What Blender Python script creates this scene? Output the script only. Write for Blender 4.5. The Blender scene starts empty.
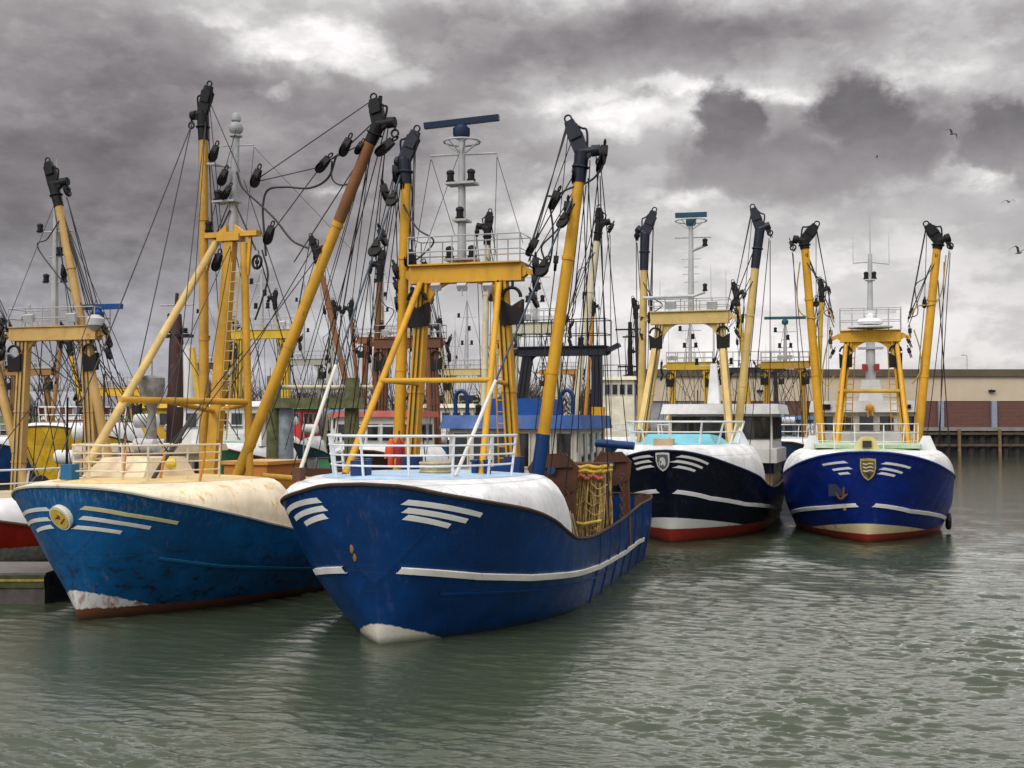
import bpy, math, random
import numpy as np
from mathutils import Vector, Matrix
random.seed(7); rng = np.random.default_rng(5)
S = bpy.context.scene; COL = S.collection
V = Vector; R = math.radians
F = 1200.0; CAMH = 5.0; PITCH = math.atan(37 / F)

# ------------------------------------------------------------------ camera
cam = bpy.data.cameras.new('camera'); cam.sensor_width = 36; cam.lens = F / 1024 * 36
cam.clip_start = .1; cam.clip_end = 9000
co = bpy.data.objects.new('camera', cam); COL.objects.link(co)
co.location = (0, 0, CAMH); co.rotation_euler = (math.pi / 2 + PITCH, 0, 0)
S.camera = co

# ------------------------------------------------------------------ survey helpers (photo measurements -> metres)
def ray(px, py):
    x = (px - 512) / F; u = (384 - py) / F
    return V((x, math.cos(PITCH) - u * math.sin(PITCH), math.sin(PITCH) + u * math.cos(PITCH)))
def on_z(px, py, z=0.0):
    d = ray(px, py); k = (z - CAMH) / d.z; return V((0, 0, CAMH)) + d * k
def on_y(px, py, y):
    d = ray(px, py); return V((0, 0, CAMH)) + d * (y / d.y)

# ------------------------------------------------------------------ materials
MATS = {}
def nt_new(name):
    m = bpy.data.materials.new(name); m.use_nodes = True
    nt = m.node_tree; b = nt.nodes['Principled BSDF']; return m, nt, b
class N:
    def __init__(s, nt): s.nt = nt
    def n(s, t, **kw):
        x = s.nt.nodes.new(t)
        for k, v in kw.items(): setattr(x, k, v)
        return x
    def put(s, sock, v):
        if isinstance(v, bpy.types.NodeSocket): s.nt.links.new(v, sock)
        elif v is not None: sock.default_value = v
    def math(s, op, a, b=None, c=None, clamp=False):
        x = s.n('ShaderNodeMath', operation=op); x.use_clamp = clamp
        for i, v in enumerate((a, b, c)):
            if v is not None: s.put(x.inputs[i], v)
        return x.outputs[0]
    def vm(s, op, a, b=None, out=0):
        x = s.n('ShaderNodeVectorMath', operation=op)
        s.put(x.inputs[0], a)
        if b is not None: s.put(x.inputs[3 if op == 'SCALE' else 1], b)
        return x.outputs[out]
    def noise(s, vec, scale, detail=4, rough=.55, dist=0, color=False):
        x = s.n('ShaderNodeTexNoise'); s.put(x.inputs['Vector'], vec)
        x.inputs['Scale'].default_value = scale; x.inputs['Detail'].default_value = detail
        x.inputs['Roughness'].default_value = rough; x.inputs['Distortion'].default_value = dist
        return x.outputs['Color' if color else 'Fac']
    def rng(s, v, a, b, c=0.0, d=1.0, smooth=False):
        x = s.n('ShaderNodeMapRange'); x.clamp = True
        if smooth: x.interpolation_type = 'SMOOTHSTEP'
        s.put(x.inputs[0], v)
        for i, k in enumerate((a, b, c, d)): s.put(x.inputs[i + 1], k)
        return x.outputs[0]
    def mix(s, f, a, b, mode='MIX'):
        x = s.n('ShaderNodeMix', data_type='RGBA', blend_type=mode)
        s.put(x.inputs[0], f)
        s.put(x.inputs[6], (*a, 1) if isinstance(a, (tuple, list)) else a)
        s.put(x.inputs[7], (*b, 1) if isinstance(b, (tuple, list)) else b)
        return x.outputs[2]
    def obj(s, sc=(1, 1, 1)):
        t = s.n('ShaderNodeTexCoord'); m = s.n('ShaderNodeMapping'); m.inputs['Scale'].default_value = sc
        s.nt.links.new(t.outputs['Object'], m.inputs['Vector']); return m.outputs[0]
    def bump(s, h, strength, dist=.02):
        x = s.n('ShaderNodeBump'); x.inputs['Strength'].default_value = strength; x.inputs['Distance'].default_value = dist
        s.put(x.inputs['Height'], h); return x.outputs[0]
RUST = (.13, .045, .015)
def paint(col, rough=.42, rust=.12, dirt=.35, metal=0.0, sheen=.35, rcol=RUST, streak=.35):
    """weathered paint: tone drift, grime, rust streaks that run down"""
    key = ('p', col, rough, rust, dirt, metal, rcol, streak)
    if key in MATS: return MATS[key]
    m, nt, b = nt_new('paint'); k = N(nt)
    o = k.obj(); os_ = k.obj((1, 1, streak))
    tone = k.noise(o, 1.3, 5)
    c = k.mix(k.rng(tone, .3, .7), tuple(x * .82 for x in col), tuple(min(1, x * 1.1) for x in col))
    g = k.noise(os_, 2.6, 8, .68)
    c = k.mix(k.math('MULTIPLY', k.rng(g, .5, .74), dirt), c, tuple(.3 * x + min(.025, .5 * max(col)) for x in col))
    rm = k.rng(k.noise(os_, 3.4, 9, .72, .4), .69 - .22 * rust, .745 - .17 * rust)
    rc = k.mix(k.noise(o, 14, 3), rcol, tuple(min(1, x * 2.1) for x in rcol))
    c = k.mix(k.math('MULTIPLY', rm, .85), c, rc)
    k.put(b.inputs['Base Color'], c)
    k.put(b.inputs['Roughness'], k.math('ADD', k.math('MULTIPLY', rm, .35), k.rng(g, .3, .75, rough - .08, rough + .18)))
    b.inputs['Metallic'].default_value = metal
    b.inputs['Specular IOR Level'].default_value = sheen
    k.put(b.inputs['Normal'], k.bump(k.noise(o, 5, 7, .6), .25, .02))
    MATS[key] = m; return m
def plain(name, col, rough=.6, metal=0.0, nscale=6.0, var=.25, bump=.2):
    key = ('q', name, col, rough)
    if key in MATS: return MATS[key]
    m, nt, b = nt_new(name); k = N(nt); o = k.obj()
    f = k.noise(o, nscale, 6, .65)
    k.put(b.inputs['Base Color'], k.mix(k.rng(f, .3, .7), tuple(x * (1 - var) for x in col), tuple(min(1, x * (1 + var)) for x in col)))
    b.inputs['Roughness'].default_value = rough; b.inputs['Metallic'].default_value = metal
    k.put(b.inputs['Normal'], k.bump(f, bump, .02)); MATS[key] = m; return m
def glassm():
    if 'glass' in MATS: return MATS['glass']
    m, nt, b = nt_new('window_glass'); k = N(nt)
    k.put(b.inputs['Base Color'], k.mix(k.rng(k.noise(k.obj(), 1.5, 2), .35, .7), (.008, .009, .01), (.035, .037, .04)))
    b.inputs['Roughness'].default_value = .06; b.inputs['IOR'].default_value = 1.5
    MATS['glass'] = m; return m
def hull_mat(base, boot=(.16, .02, .012), boot_z=.0, vcol=None, v0=0, vk=.25, rust=.15, worn=0.0, rough=.34, vrust=.2, boot_slope=0.0, ragged=.02, white_end=99.0):
    """painted steel: boot-top band, pale vee at the forefoot, plate seams, rust weeps, waterline weed"""
    m, nt, b = nt_new('hull_paint'); k = N(nt)
    o = k.obj(); sep = k.n('ShaderNodeSeparateXYZ'); k.put(sep.inputs[0], o)
    s_, z_ = sep.outputs[1], sep.outputs[2]
    n1 = k.noise(o, 1.1, 6); n2 = k.noise(o, 7, 8, .7); n3 = k.noise(k.obj((1.6, 1.6, .16)), 2.2, 9, .7, .3)
    zr = k.math('ADD', z_, k.math('MULTIPLY', k.math('SUBTRACT', n2, .5), ragged * 6))
    c = k.mix(k.rng(n1, .3, .7), tuple(x * .66 for x in base), tuple(x * 1.22 for x in base))
    pat = k.n('ShaderNodeTexVoronoi'); pat.inputs['Scale'].default_value = .55; k.put(pat.inputs['Vector'], k.vm('ADD', k.obj((1, 1, 1.6)), k.vm('SCALE', k.noise(o, 2.5, 4, color=True), .25)))
    sp_ = k.n('ShaderNodeSeparateColor'); k.put(sp_.inputs[0], pat.outputs['Color']); c = k.mix(k.math('MULTIPLY', k.rng(sp_.outputs[0], .62, .66), .45), c, tuple(x * .62 + .002 for x in base))
    scr = k.math('MULTIPLY', k.rng(k.noise(k.obj((.35, .35, 9)), 2.4, 7, .7), .60, .68), k.math('MULTIPLY', k.rng(z_, .5, 1.2), k.rng(z_, 2.6, 1.9)))
    c = k.mix(k.math('MULTIPLY', scr, .4), c, (.06, .085, .12))
    # chalky fading high up the side and grime streaks
    c = k.mix(k.math('MULTIPLY', k.rng(n3, .52, .72), .30), c, tuple(x * .45 + .004 for x in base))
    c = k.mix(k.math('MULTIPLY', k.rng(k.noise(k.obj((2.4, 2.4, .1)), 2.0, 7, .7), .58, .76), .16), c, (.22, .25, .30))
    if worn > .5:
        scuff = k.noise(k.obj((1, 1, 1.8)), 2.3, 10, .78, .6)
        low = k.rng(z_, .7, 2.2, 1, 0)
        c = k.mix(k.math('MULTIPLY', k.math('MULTIPLY', k.rng(scuff, .53, .58), low), worn), c, (.008, .012, .014))
        top = k.rng(z_, 2.2, 3.4, 0, 1)
        c = k.mix(k.math('MULTIPLY', k.math('MULTIPLY', k.rng(k.noise(k.obj((5, 5, .25)), 2.4, 6, .7), .5, .66), top), .4), c, (.25, .35, .42))
    if vcol:
        lim = k.math('SUBTRACT', v0, k.math('MULTIPLY', k.math('MAXIMUM', k.math('ADD', s_, .12), 0.0), vk))
        f = k.rng(k.math('SUBTRACT', lim, zr), -.012, .012)
        vc = k.mix(k.rng(k.noise(k.obj((1, 1, .35)), 3.2, 9, .7), .64 - .2 * vrust, .72 - .14 * vrust), vcol, (.22, .075, .02))
        c = k.mix(f, c, vc)
    if boot_z > 0:
        f = k.rng(k.math('SUBTRACT', k.math('SUBTRACT', boot_z, k.math('MULTIPLY', s_, boot_slope)), zr), -.012, .012)
        bc = k.mix(k.rng(n2, .35, .68), boot, tuple(x * .4 + .02 for x in boot))
        c = k.mix(f, c, bc)
    rm = k.rng(k.noise(k.obj((1.5, 1.5, .22)), 3.1, 10, .74, .5), .705 - .2 * rust, .75 - .16 * rust)
    c = k.mix(k.math('MULTIPLY', rm, .8), c, k.mix(n2, RUST, (.28, .11, .03)))
    weep = k.math('MULTIPLY', k.rng(k.noise(k.obj((6, 6, .22)), 2.0, 6, .7), .56, .70), k.rng(z_, 1.5, 3.3, 0, 1))
    c = k.mix(k.math('MULTIPLY', weep, .35 + .5 * min(rust, .6)), c, (.13, .06, .03))
    v_seam = k.rng(k.math('PINGPONG', k.math('ADD', s_, .3), 1.56), 0, .018, 1, 0); c = k.mix(k.math('MULTIPLY', v_seam, .3), c, (.01, .012, .015))
    h_seam = k.rng(k.math('PINGPONG', k.math('ADD', z_, .2), .95), 0, .022, 1, 0)
    c = k.mix(k.math('MULTIPLY', h_seam, .35), c, (.012, .014, .016))
    weed = k.math('MULTIPLY', k.rng(k.math('ADD', z_, k.math('MULTIPLY', n2, .10)), .08, .24, 1, 0), .7)
    c = k.mix(weed, c, (.016, .022, .014))
    k.put(b.inputs['Base Color'], c)
    k.put(b.inputs['Roughness'], k.math('ADD', k.math('MULTIPLY', rm, .4), k.rng(n2, .3, .7, rough - .06, rough + .16)))
    b.inputs['Specular IOR Level'].default_value = .3
    # plates: seams and slight dishing between frames
    seam = k.math('PINGPONG', k.math('ADD', s_, .3), .78)
    ridge = k.rng(seam, 0, .035, 1, 0, True)
    dish = k.math('MULTIPLY', k.math('SINE', k.math('MULTIPLY', s_, 6.28 / .78)), .25)
    h = k.math('ADD', k.math('ADD', k.math('MULTIPLY', ridge, .25), dish), k.math('MULTIPLY', k.noise(o, 1.7, 5), 1.8))
    k.put(b.inputs['Normal'], k.bump(h, .6, .025))
    return m

WHITE = (.72, .73, .74); STEELG = (.36, .37, .38); DARK = (.012, .012, .014); NAVYH = (.006, .012, .035)
wire_m = plain('steel_wire', (.018, .017, .017), .55)
hose_m = plain('black_hose', (.014, .013, .013), .5)
black_m = paint((.010, .010, .012), .5, .15, .3, sheen=.2)
block_m = paint((.012, .011, .011), .55, .25, .4, sheen=.2)
grey_m = paint(STEELG, .45, .08, .3)
galv_m = paint((.45, .46, .47), .4, .05, .25)
white_m = paint(WHITE, .38, .16, .22)
rustplate_m = paint((.10, .045, .028), .75, .5, .6)
rope_m = plain('rope', (.42, .34, .2), .9, var=.35)

# ------------------------------------------------------------------ mesh builder
def frame(d):
    d = d.normalized(); u = d.cross(V((0, 0, 1)))
    if u.length < 1e-3: u = V((1, 0, 0))
    u.normalize(); return u, u.cross(d).normalized()
class MB:
    def __init__(s): s.v = []; s.f = []; s.mi = []; s.m = 0
    def face(s, *i): s.f.append(tuple(i)); s.mi.append(s.m)
    def grid(s, rows, close=False, flip=False):
        b = len(s.v); n = len(rows[0])
        for r in rows: s.v += [tuple(p) for p in r]
        for i in range(len(rows) - 1):
            for j in range(n if close else n - 1):
                j2 = (j + 1) % n
                q = (b + i * n + j, b + i * n + j2, b + (i + 1) * n + j2, b + (i + 1) * n + j)
                s.face(*(q[::-1] if flip else q))
        return b
    def ring(s, c, u, w, ru, rv, n):
        return [c + u * (math.cos(a) * ru) + w * (math.sin(a) * rv) for a in (2 * math.pi * i / n for i in range(n))]
    def tube(s, pts, r, n=8, cap=True):
        pts = [V(p) for p in pts]; rs = r if isinstance(r, (list, tuple)) else [r] * len(pts)
        rows = []; pu = None
        for i, p in enumerate(pts):
            d = pts[min(i + 1, len(pts) - 1)] - pts[max(i - 1, 0)]
            if d.length < 1e-6: d = V((0, 0, 1))
            if pu is None: u, w = frame(d)
            else:
                d.normalize(); u = pu - d * pu.dot(d)
                if u.length < 1e-3: u, w = frame(d)
                else: u.normalize(); w = u.cross(d).normalized()
            pu = u; rows.append(s.ring(p, u, w, rs[i], rs[i], n))
        b = s.grid(rows, True)
        if cap:
            s.face(*[b + j for j in range(n)][::-1]); e = b + (len(rows) - 1) * n; s.face(*[e + j for j in range(n)])
        return s
    def box(s, c, size, M=None):
        c = V(c); b = len(s.v)
        for x in (-.5, .5):
            for y in (-.5, .5):
                for z in (-.5, .5):
                    p = V((x * size[0], y * size[1], z * size[2]))
                    s.v.append(tuple(c + (M @ p if M else p)))
        for q in ((0, 1, 3, 2), (4, 6, 7, 5), (0, 4, 5, 1), (2, 3, 7, 6), (0, 2, 6, 4), (1, 5, 7, 3)): s.face(*[b + i for i in q])
        return s
    def hexa(s, P):
        """8 corners: bottom ring 4, top ring 4"""
        b = len(s.v); s.v += [tuple(p) for p in P]
        for q in ((3, 2, 1, 0), (4, 5, 6, 7), (0, 1, 5, 4), (1, 2, 6, 5), (2, 3, 7, 6), (3, 0, 4, 7)): s.face(*[b + i for i in q])
        return s
    def beam(s, p0, p1, w, d, w1=None, d1=None, ax=V((1, 0, 0))):
        """rectangular bar: w along ax, d across"""
        p0, p1 = V(p0), V(p1); z = (p1 - p0).normalized(); u = ax - z * ax.dot(z)
        if u.length < 1e-3: u = V((0, 1, 0)) - z * z.y
        u.normalize(); q = z.cross(u); w1 = w1 or w; d1 = d1 or d
        P = []
        for p, a, bb in ((p0, w, d), (p1, w1, d1)):
            for i, j in ((-1, -1), (1, -1), (1, 1), (-1, 1)): P.append(p + u * (a * .5 * i) + q * (bb * .5 * j))
        return s.hexa(P)
    def ell(s, c, r, nu=12, nv=8, M=None):
        c = V(c); rows = []
        for i in range(nv + 1):
            a = math.pi * i / nv; row = []
            sa = max(math.sin(a), 1e-3)
            for j in range(nu):
                t = 2 * math.pi * j / nu; p = V((r[0] * sa * math.cos(t), r[1] * sa * math.sin(t), r[2] * math.cos(a)))
                row.append(c + (M @ p if M else p))
            rows.append(row)
        s.grid(rows, True, True); return s
    def lathe(s, c, prof, n=16, ax=V((0, 0, 1))):
        c = V(c); ax = ax.normalized(); u, w = frame(ax)
        rows = [s.ring(c + ax * z, u, w, max(r, 1e-3), max(r, 1e-3), n) for r, z in prof]
        b = s.grid(rows, True); s.face(*[b + j for j in range(n)][::-1]); e = b + (len(rows) - 1) * n; s.face(*[e + j for j in range(n)])
        return s
    def plate(s, pts, off):
        pts = [V(p) for p in pts]; off = V(off); n = len(pts); b = len(s.v)
        s.v += [tuple(p) for p in pts] + [tuple(p + off) for p in pts]
        s.face(*[b + i for i in range(n)][::-1]); s.face(*[b + n + i for i in range(n)])
        for i in range(n): j = (i + 1) % n; s.face(b + i, b + j, b + n + j, b + n + i)
        return s
    def torus(s, c, Rr, r, ax=V((0, 0, 1)), n=20, k=8, a0=0, a1=2 * math.pi):
        u, w = frame(V(ax)); full = abs(a1 - a0 - 2 * math.pi) < 1e-6
        pts = [V(c) + u * (Rr * math.cos(a0 + (a1 - a0) * i / n)) + w * (Rr * math.sin(a0 + (a1 - a0) * i / n)) for i in range(n + 1)]
        return s.tube(pts, r, k, cap=not full)
    def build(s, name, mat, parent=None, smooth=True, ang=38):
        me = bpy.data.meshes.new(name); me.from_pydata(s.v, [], s.f)
        for mm in (mat if isinstance(mat, (list, tuple)) else [mat]): me.materials.append(mm)
        if any(s.mi): me.polygons.foreach_set('material_index', s.mi)
        if smooth:
            me.polygons.foreach_set('use_smooth', [True] * len(me.polygons)); me.set_sharp_from_angle(angle=R(ang))
        me.validate(); me.update()
        o = bpy.data.objects.new(name, me); COL.objects.link(o)
        if parent: o.parent = parent
        return o
def tag(o, label=None, cat=None, group=None, kind=None):
    if label: o['label'] = label
    if cat: o['category'] = cat
    if group: o['group'] = group
    if kind: o['kind'] = kind
    return o
def empty(name, loc, rz=0):
    o = bpy.data.objects.new(name, None); COL.objects.link(o); o.location = loc; o.rotation_euler.z = rz; o.empty_display_size = .5
    return o
def part_copy(src, parent, M):
    o = src.copy(); COL.objects.link(o); o.parent = parent; o.matrix_local = M; return o
def lerp(a, b, t): return a + (b - a) * t
def table(pts, x):
    """monotone cubic through the points"""
    n = len(pts)
    if x <= pts[0][0]: return pts[0][1]
    if x >= pts[-1][0]: return pts[-1][1]
    h = [pts[i + 1][0] - pts[i][0] for i in range(n - 1)]; d = [(pts[i + 1][1] - pts[i][1]) / h[i] for i in range(n - 1)]
    m = [d[0]] + [0 if d[i - 1] * d[i] <= 0 else 3 * (h[i - 1] + h[i]) / ((2 * h[i] + h[i - 1]) / d[i - 1] + (h[i] + 2 * h[i - 1]) / d[i]) for i in range(1, n - 1)] + [d[-1]]
    for i in range(n - 1):
        if x <= pts[i + 1][0]:
            t = (x - pts[i][0]) / h[i]; a, b = pts[i][1], pts[i + 1][1]
            return (2 * t ** 3 - 3 * t * t + 1) * a + (t ** 3 - 2 * t * t + t) * h[i] * m[i] + (3 * t * t - 2 * t ** 3) * b + (t ** 3 - t * t) * h[i] * m[i + 1]

# ------------------------------------------------------------------ boat
PB = MB()                                       # pulley block: two cheeks, sheave and shackle
PB.lathe((-.06, 0, 0), [(.02, 0), (.2, .004), (.22, .03), (.17, .045)], 12, V((1, 0, 0))); PB.lathe((.06, 0, 0), [(.17, -.045), (.22, -.03), (.2, -.004), (.02, 0)], 12, V((1, 0, 0)))
PB.plate([(-.1, -.12, .1), (-.1, .12, .1), (-.1, .05, .38), (-.1, -.05, .38)], (.2, 0, 0)); PB.torus((0, 0, .46), .09, .025, V((1, 0, 0)), 10, 6)
PB_ME = None
def pulley(parent, p, size=1.0, d=None, name='pulley_block'):
    global PB_ME
    M = Matrix.Translation(V(p)) @ (V(d).to_track_quat('Z', 'X').to_matrix().to_4x4() if d is not None else Matrix.Rotation(random.uniform(-.5, .5), 4, 'Y')) @ Matrix.Scale(size, 4)
    if PB_ME is None:
        o = PB.build(name, block_m, parent); PB_ME = o.data
    else:
        o = bpy.data.objects.new(name, PB_ME); COL.objects.link(o); o.parent = parent
    o.matrix_local = M; return o
def sagged(a, b, sag=0.0, n=10):
    a, b = V(a), V(b)
    if sag == 0: return [a, b]
    return [a.lerp(b, i / n) - V((0, 0, 4 * sag * (i / n) * (1 - i / n))) for i in range(n + 1)]
def spline(pts, n=6):
    P = [V(p) for p in pts]; P = [P[0] * 2 - P[1]] + P + [P[-1] * 2 - P[-2]]; out = []
    for i in range(1, len(P) - 2):
        for j in range(n):
            t = j / n; a, b, c, d = P[i - 1:i + 3]
            out.append(.5 * ((2 * b) + (c - a) * t + (2 * a - 5 * b + 4 * c - d) * t * t + (3 * b - a - 3 * c + d) * t ** 3))
    return out + [P[-2]]

class Boat:
    def __init__(b, root, th=16, L=21, hb=3.4, sheer=None, rake=.9, e_top=4.2, e_wl=8.6, zf=3.85, swb=4.5, name='fishing_trawler'):
        b.th = R(th); b.o = V((root[0], root[1], 0)); b.L = L; b.hb = hb; b.rake = rake; b.e_top = e_top; b.e_wl = e_wl; b.zf = zf; b.swb = swb; b.fine = .02
        b.ax = V((math.sin(b.th), math.cos(b.th), 0)); b.pr = V((math.cos(b.th), -math.sin(b.th), 0))
        b.sheer_t = sheer or [(-.9, 3.65), (.2, 3.4), (1, 3.05), (3, 2.6), (4, 2.3), (5.2, 2.05), (8.3, 1.9), (12, 2.05), (15, 2.3), (20, 2.5)]
        b.root = empty(name, b.o, -b.th)
    # --- frames
    def loc(b, w): d = V(w) - b.o; return V((d.dot(b.pr), d.dot(b.ax), d.z))
    def P(b, px, py, s=None, t=None, z=None):
        d = ray(px, py); c = V((0, 0, CAMH))
        if s is not None: k = (s - (c - b.o).dot(b.ax)) / d.dot(b.ax)
        elif t is not None: k = (t - (c - b.o).dot(b.pr)) / d.dot(b.pr)
        else: k = (z - CAMH) / d.z
        return b.loc(c + d * k)
    # --- hull form
    def sheer(b, s): return table(b.sheer_t, s)
    def stem(b, z): 
        h = b.sheer_t[0][1]; return -b.rake * max(z / h, 0) ** 1.15 + (.9 * (-z) if z < 0 else 0)
    def half(b, s, z):
        h = 3.4; q = min(max(z / h, 0), 1.05)
        e = lerp(b.e_wl, b.e_top, q ** .75); x = min(max((s - b.stem(z)) / e, 0), 1)
        p = 2.0; w = lerp(1.0, .43, q ** .6)
        sh = (1 - (1 - x) ** p) ** w
        B = b.hb * lerp(.88, 1.0, min(max((z + .3) / 1.6, 0), 1))
        r = B * sh
        r *= 1 - b.fine * min(max((s - 4) / 12, 0), 1) ** 1.2
        ls = 4.0; y = (s - (b.L - ls)) / ls  # run in to the stern
        if y > 0: r *= (1 - .22 * y ** 2) * max(1 - max(0, (y - .7) / .3) ** 2, 0) ** .45
        return r
    def hp(b, s, z, side=1, off=0.0):
        t = b.half(s, z)
        if off:
            e = .04; ds = (b.half(s + e, z) - b.half(s - e, z)) / (2 * e); dz = (b.half(s, z + e) - b.half(s, z - e)) / (2 * e)
            n = V((1, -ds, -dz)).normalized(); p = V((t, s, z)) + n * off
            p.x = max(p.x, 0)
        else: p = V((t, s, z))
        p.x *= side; return p
    def hit(b, px, py):
        cen = 512 + F * (b.o + b.ax * 2).x / (b.o + b.ax * 2).y
        for i in range(40):
            q = b.hit1(px, py)
            if q is not None: return q
            px += 1 if px < cen else -1
        raise ValueError('no hull there')
    def hit1(b, px, py):
        d = ray(px, py); c = V((0, 0, CAMH)); k0 = 10.0; prev = None
        k = (b.o.length - 6)
        while k < b.o.length + 30:
            q = b.loc(c + d * k)
            if b.stem(max(q.z, 0)) <= q.y <= b.L and q.z < 4.6 and abs(q.x) <= b.half(q.y, q.z):
                return q
            k += .03
        return None
    def us(b, n):
        a = [(i / n) for i in range(n + 1)]
        return [u ** 2.0 * .45 + u * .0 if False else u for u in a]
    def make_hull(b, mat, n=64, m=16, zb=-.7, railmat=None, rail_r=.06):
        side_rows = []; gun = []
        us = []
        for i in range(n + 1):
            u = i / n
            us.append(.5 * u ** 2.2 + .5 * (u if u < .0 else u ** 1.3))
        for u in us:
            z = b.sheer(0); s = 0
            for _ in range(8): s = b.stem(z) + u * (b.L - b.stem(z)); z = b.sheer(s)
            col = []
            for j in range(m + 1):
                zz = lerp(zb, z, j / m); ss = b.stem(zz) + u * (b.L - b.stem(zz))
                col.append(b.hp(ss, zz))
            side_rows.append(col); gun.append(col[-1])
        mb = MB(); rows = [[V((-p.x, p.y, p.z)) for p in c] for c in side_rows[::-1]] + side_rows[1:]
        mb.grid(rows); b.hull = mb.build('hull', mat, b.root, True, 50)
        b.gun = gun
        r = MB(); path = [V((-p.x, p.y, p.z)) for p in gun[::-1]] + gun[1:]
        r.tube(path, rail_r, 6); r.build('gunwale_rail', railmat or mat, b.root)
        return b.hull
    def gun_at(b, s, side=1, inset=0.0, z=None):
        zz = b.sheer(s); t = max(b.half(s, zz) - inset, 0); return V((t * side, s, z if z is not None else zz))
    def fore(b, n=26, W=.95):
        """rows along the port gunwale: (profile points from the gunwale in to the foredeck)"""
        rows = []; zf = b.zf
        s0 = b.stem(b.sheer_t[0][1])
        for i in range(n + 1):
            s = s0 + (b.swb - s0) * (i / n) ** 1.7
            zg = b.sheer(s); t = b.half(s, zg); e = .03
            dt = (b.half(s + e, zg) - b.half(max(s - e, s0), zg)) / (2 * e if s - e > s0 else e)
            nx, ny = 1, -min(dt, 30); l = math.hypot(nx, ny); nx /= l; ny /= l
            if i == 0: nx, ny = 0, -1
            row = []
            for k in range(8):
                ph = k / 7 * math.pi / 2; d = W * (1 - math.cos(ph)); z = zg + (zf - zg) * math.sin(ph)
                row.append(V((max(t - nx * d, 0), s - ny * d, z)))
            rows.append(row)
        return rows
    def make_fore(b, wmat, dmat, bulkmat=None, camber=.08, deckz=.95, deckmat=None, W=.95):
        rows = b.fore(W=W); mb = MB()
        mir = [[V((-p.x, p.y, p.z)) for p in r] for r in rows[::-1]]
        mb.grid(mir + rows[1:], flip=True); mb.build('whaleback', wmat, b.root, True, 60)
        d = MB(); g = []
        for r in rows:
            e = r[-1]; g.append([V((e.x * x, e.y, e.z + camber * (1 - x * x) + .004)) for x in (-1, -.6, -.2, .2, .6, 1)])
        d.grid(g); d.build('foredeck', dmat, b.root)
        # aft bulkhead under the whaleback
        k = MB(); r = rows[-1]; prof = [V((p.x, b.swb - .02, p.z)) for p in r]
        poly = [V((b.half(b.swb, z) - .05, b.swb - .02, z)) for z in np.linspace(deckz, prof[0].z, 6)] + [p - V((.02, 0, .02)) for p in prof]
        poly = poly + [V((-p.x, p.y, p.z)) for p in poly[::-1]]
        k.plate(poly, (0, -.06, 0)); k.build('bulkhead', bulkmat or wmat, b.root, False)
        # working deck and inner bulwark
        w = MB(); g = []
        for i in range(25):
            s = lerp(b.swb - .2, b.L - .35, i / 24); t = max(b.half(s, deckz) - .07, .05); g.append([V((-t, s, deckz)), V((0, s, deckz + .06)), V((t, s, deckz))])
        w.grid(g); w.build('deck', deckmat or plain('deck_plating', (.10, .10, .095), .7), b.root)
        q = MB(); g = []
        for side in (1, -1):
            rws = []
            for i in range(31):
                s = lerp(b.swb - .1, b.L - .13, i / 30); zt = b.sheer(s)
                rws.append([V((max(b.half(s, z) - .06, .02) * side, s, z)) for z in (deckz - .05, lerp(deckz, zt, .5), zt)])
            q.grid(rws, flip=side < 0)
        tw = b.half(b.L - .13, 1.8) - .04; q.plate([V((-tw, b.L - .13, deckz)), V((tw, b.L - .13, deckz)), V((tw, b.L - .13, b.sheer(b.L) - .04)), V((-tw, b.L - .13, b.sheer(b.L) - .04))], (0, .05, 0))
        q.build('inner_bulwark', b.inner, b.root)
        b.frows = rows
    def strip(b, pts, w, mat, name='bow_stripe', side=1, off=.014, n=14):
        """painted steel flat laid on the plating; pts are (s,z)"""
        mb = MB(); P = []
        for (s0, z0), (s1, z1) in zip(pts, pts[1:]):
            for i in range(n): P.append((lerp(s0, s1, i / n), lerp(z0, z1, i / n)))
        P.append(pts[-1]); ws = w if isinstance(w, (list, tuple)) else (w, w)
        rows = []
        for i, (s, z) in enumerate(P):
            h = lerp(ws[0], ws[1], i / (len(P) - 1)) / 2
            rows.append([b.hp(s, z - h, side, -.01), b.hp(s, z - h, side, off), b.hp(s, z, side, off + .001), b.hp(s, z + h, side, off), b.hp(s, z + h, side, -.01)])
        mb.grid(rows, flip=side < 0); return mb.build(name, mat, b.root)
    def strip_px(b, pix, w, mat, name='bow_stripe', n=14, off=.014):
        q = [b.hit(*p) for p in pix]; side = 1 if sum(p.x for p in q) > 0 else -1
        return b.strip([(p.y, p.z) for p in q], w, mat, name, side, off, n)
    def railing(b, mat, inset=.25, h=.95, s_end=4.0, rails=(.3, .55, .78), lean=.12, step=1.0, r=.028, sb_end=None, name='bow_railing'):
        """guard rail set in from the foredeck edge, from port round the bow to starboard"""
        port = []; 
        for row in b.frows:
            e = row[-1]
            if e.y <= s_end: port.append(V((max(e.x - inset, 0), e.y + inset * (.9 if e.x < 1.2 else .2), b.zf)))
        port = [p for p in port if p.x > .12]
        stb = [V((-p.x, p.y, p.z)) for p in port if p.y <= (sb_end or s_end)]
        path = port[::-1] + stb; path = spline(path, 2)
        # resample
        d = [0]
        for p, q in zip(path, path[1:]): d.append(d[-1] + (q - p).length)
        def at(x):
            for i in range(len(d) - 1):
                if d[i + 1] >= x: return path[i].lerp(path[i + 1], (x - d[i]) / max(d[i + 1] - d[i], 1e-6))
            return path[-1]
        n = max(int(d[-1] / step), 4); c = V((0, 2.2, 0)); mb = MB()
        def out(p): v = V((p.x, p.y - 2.6, 0)); return v.normalized()
        for i in range(n + 1):
            p = at(d[-1] * i / n); mb.tube([p, p + out(p) * lean + V((0, 0, h))], r * 1.25, 6)
        fine = [at(d[-1] * i / 60) for i in range(61)]
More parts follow.
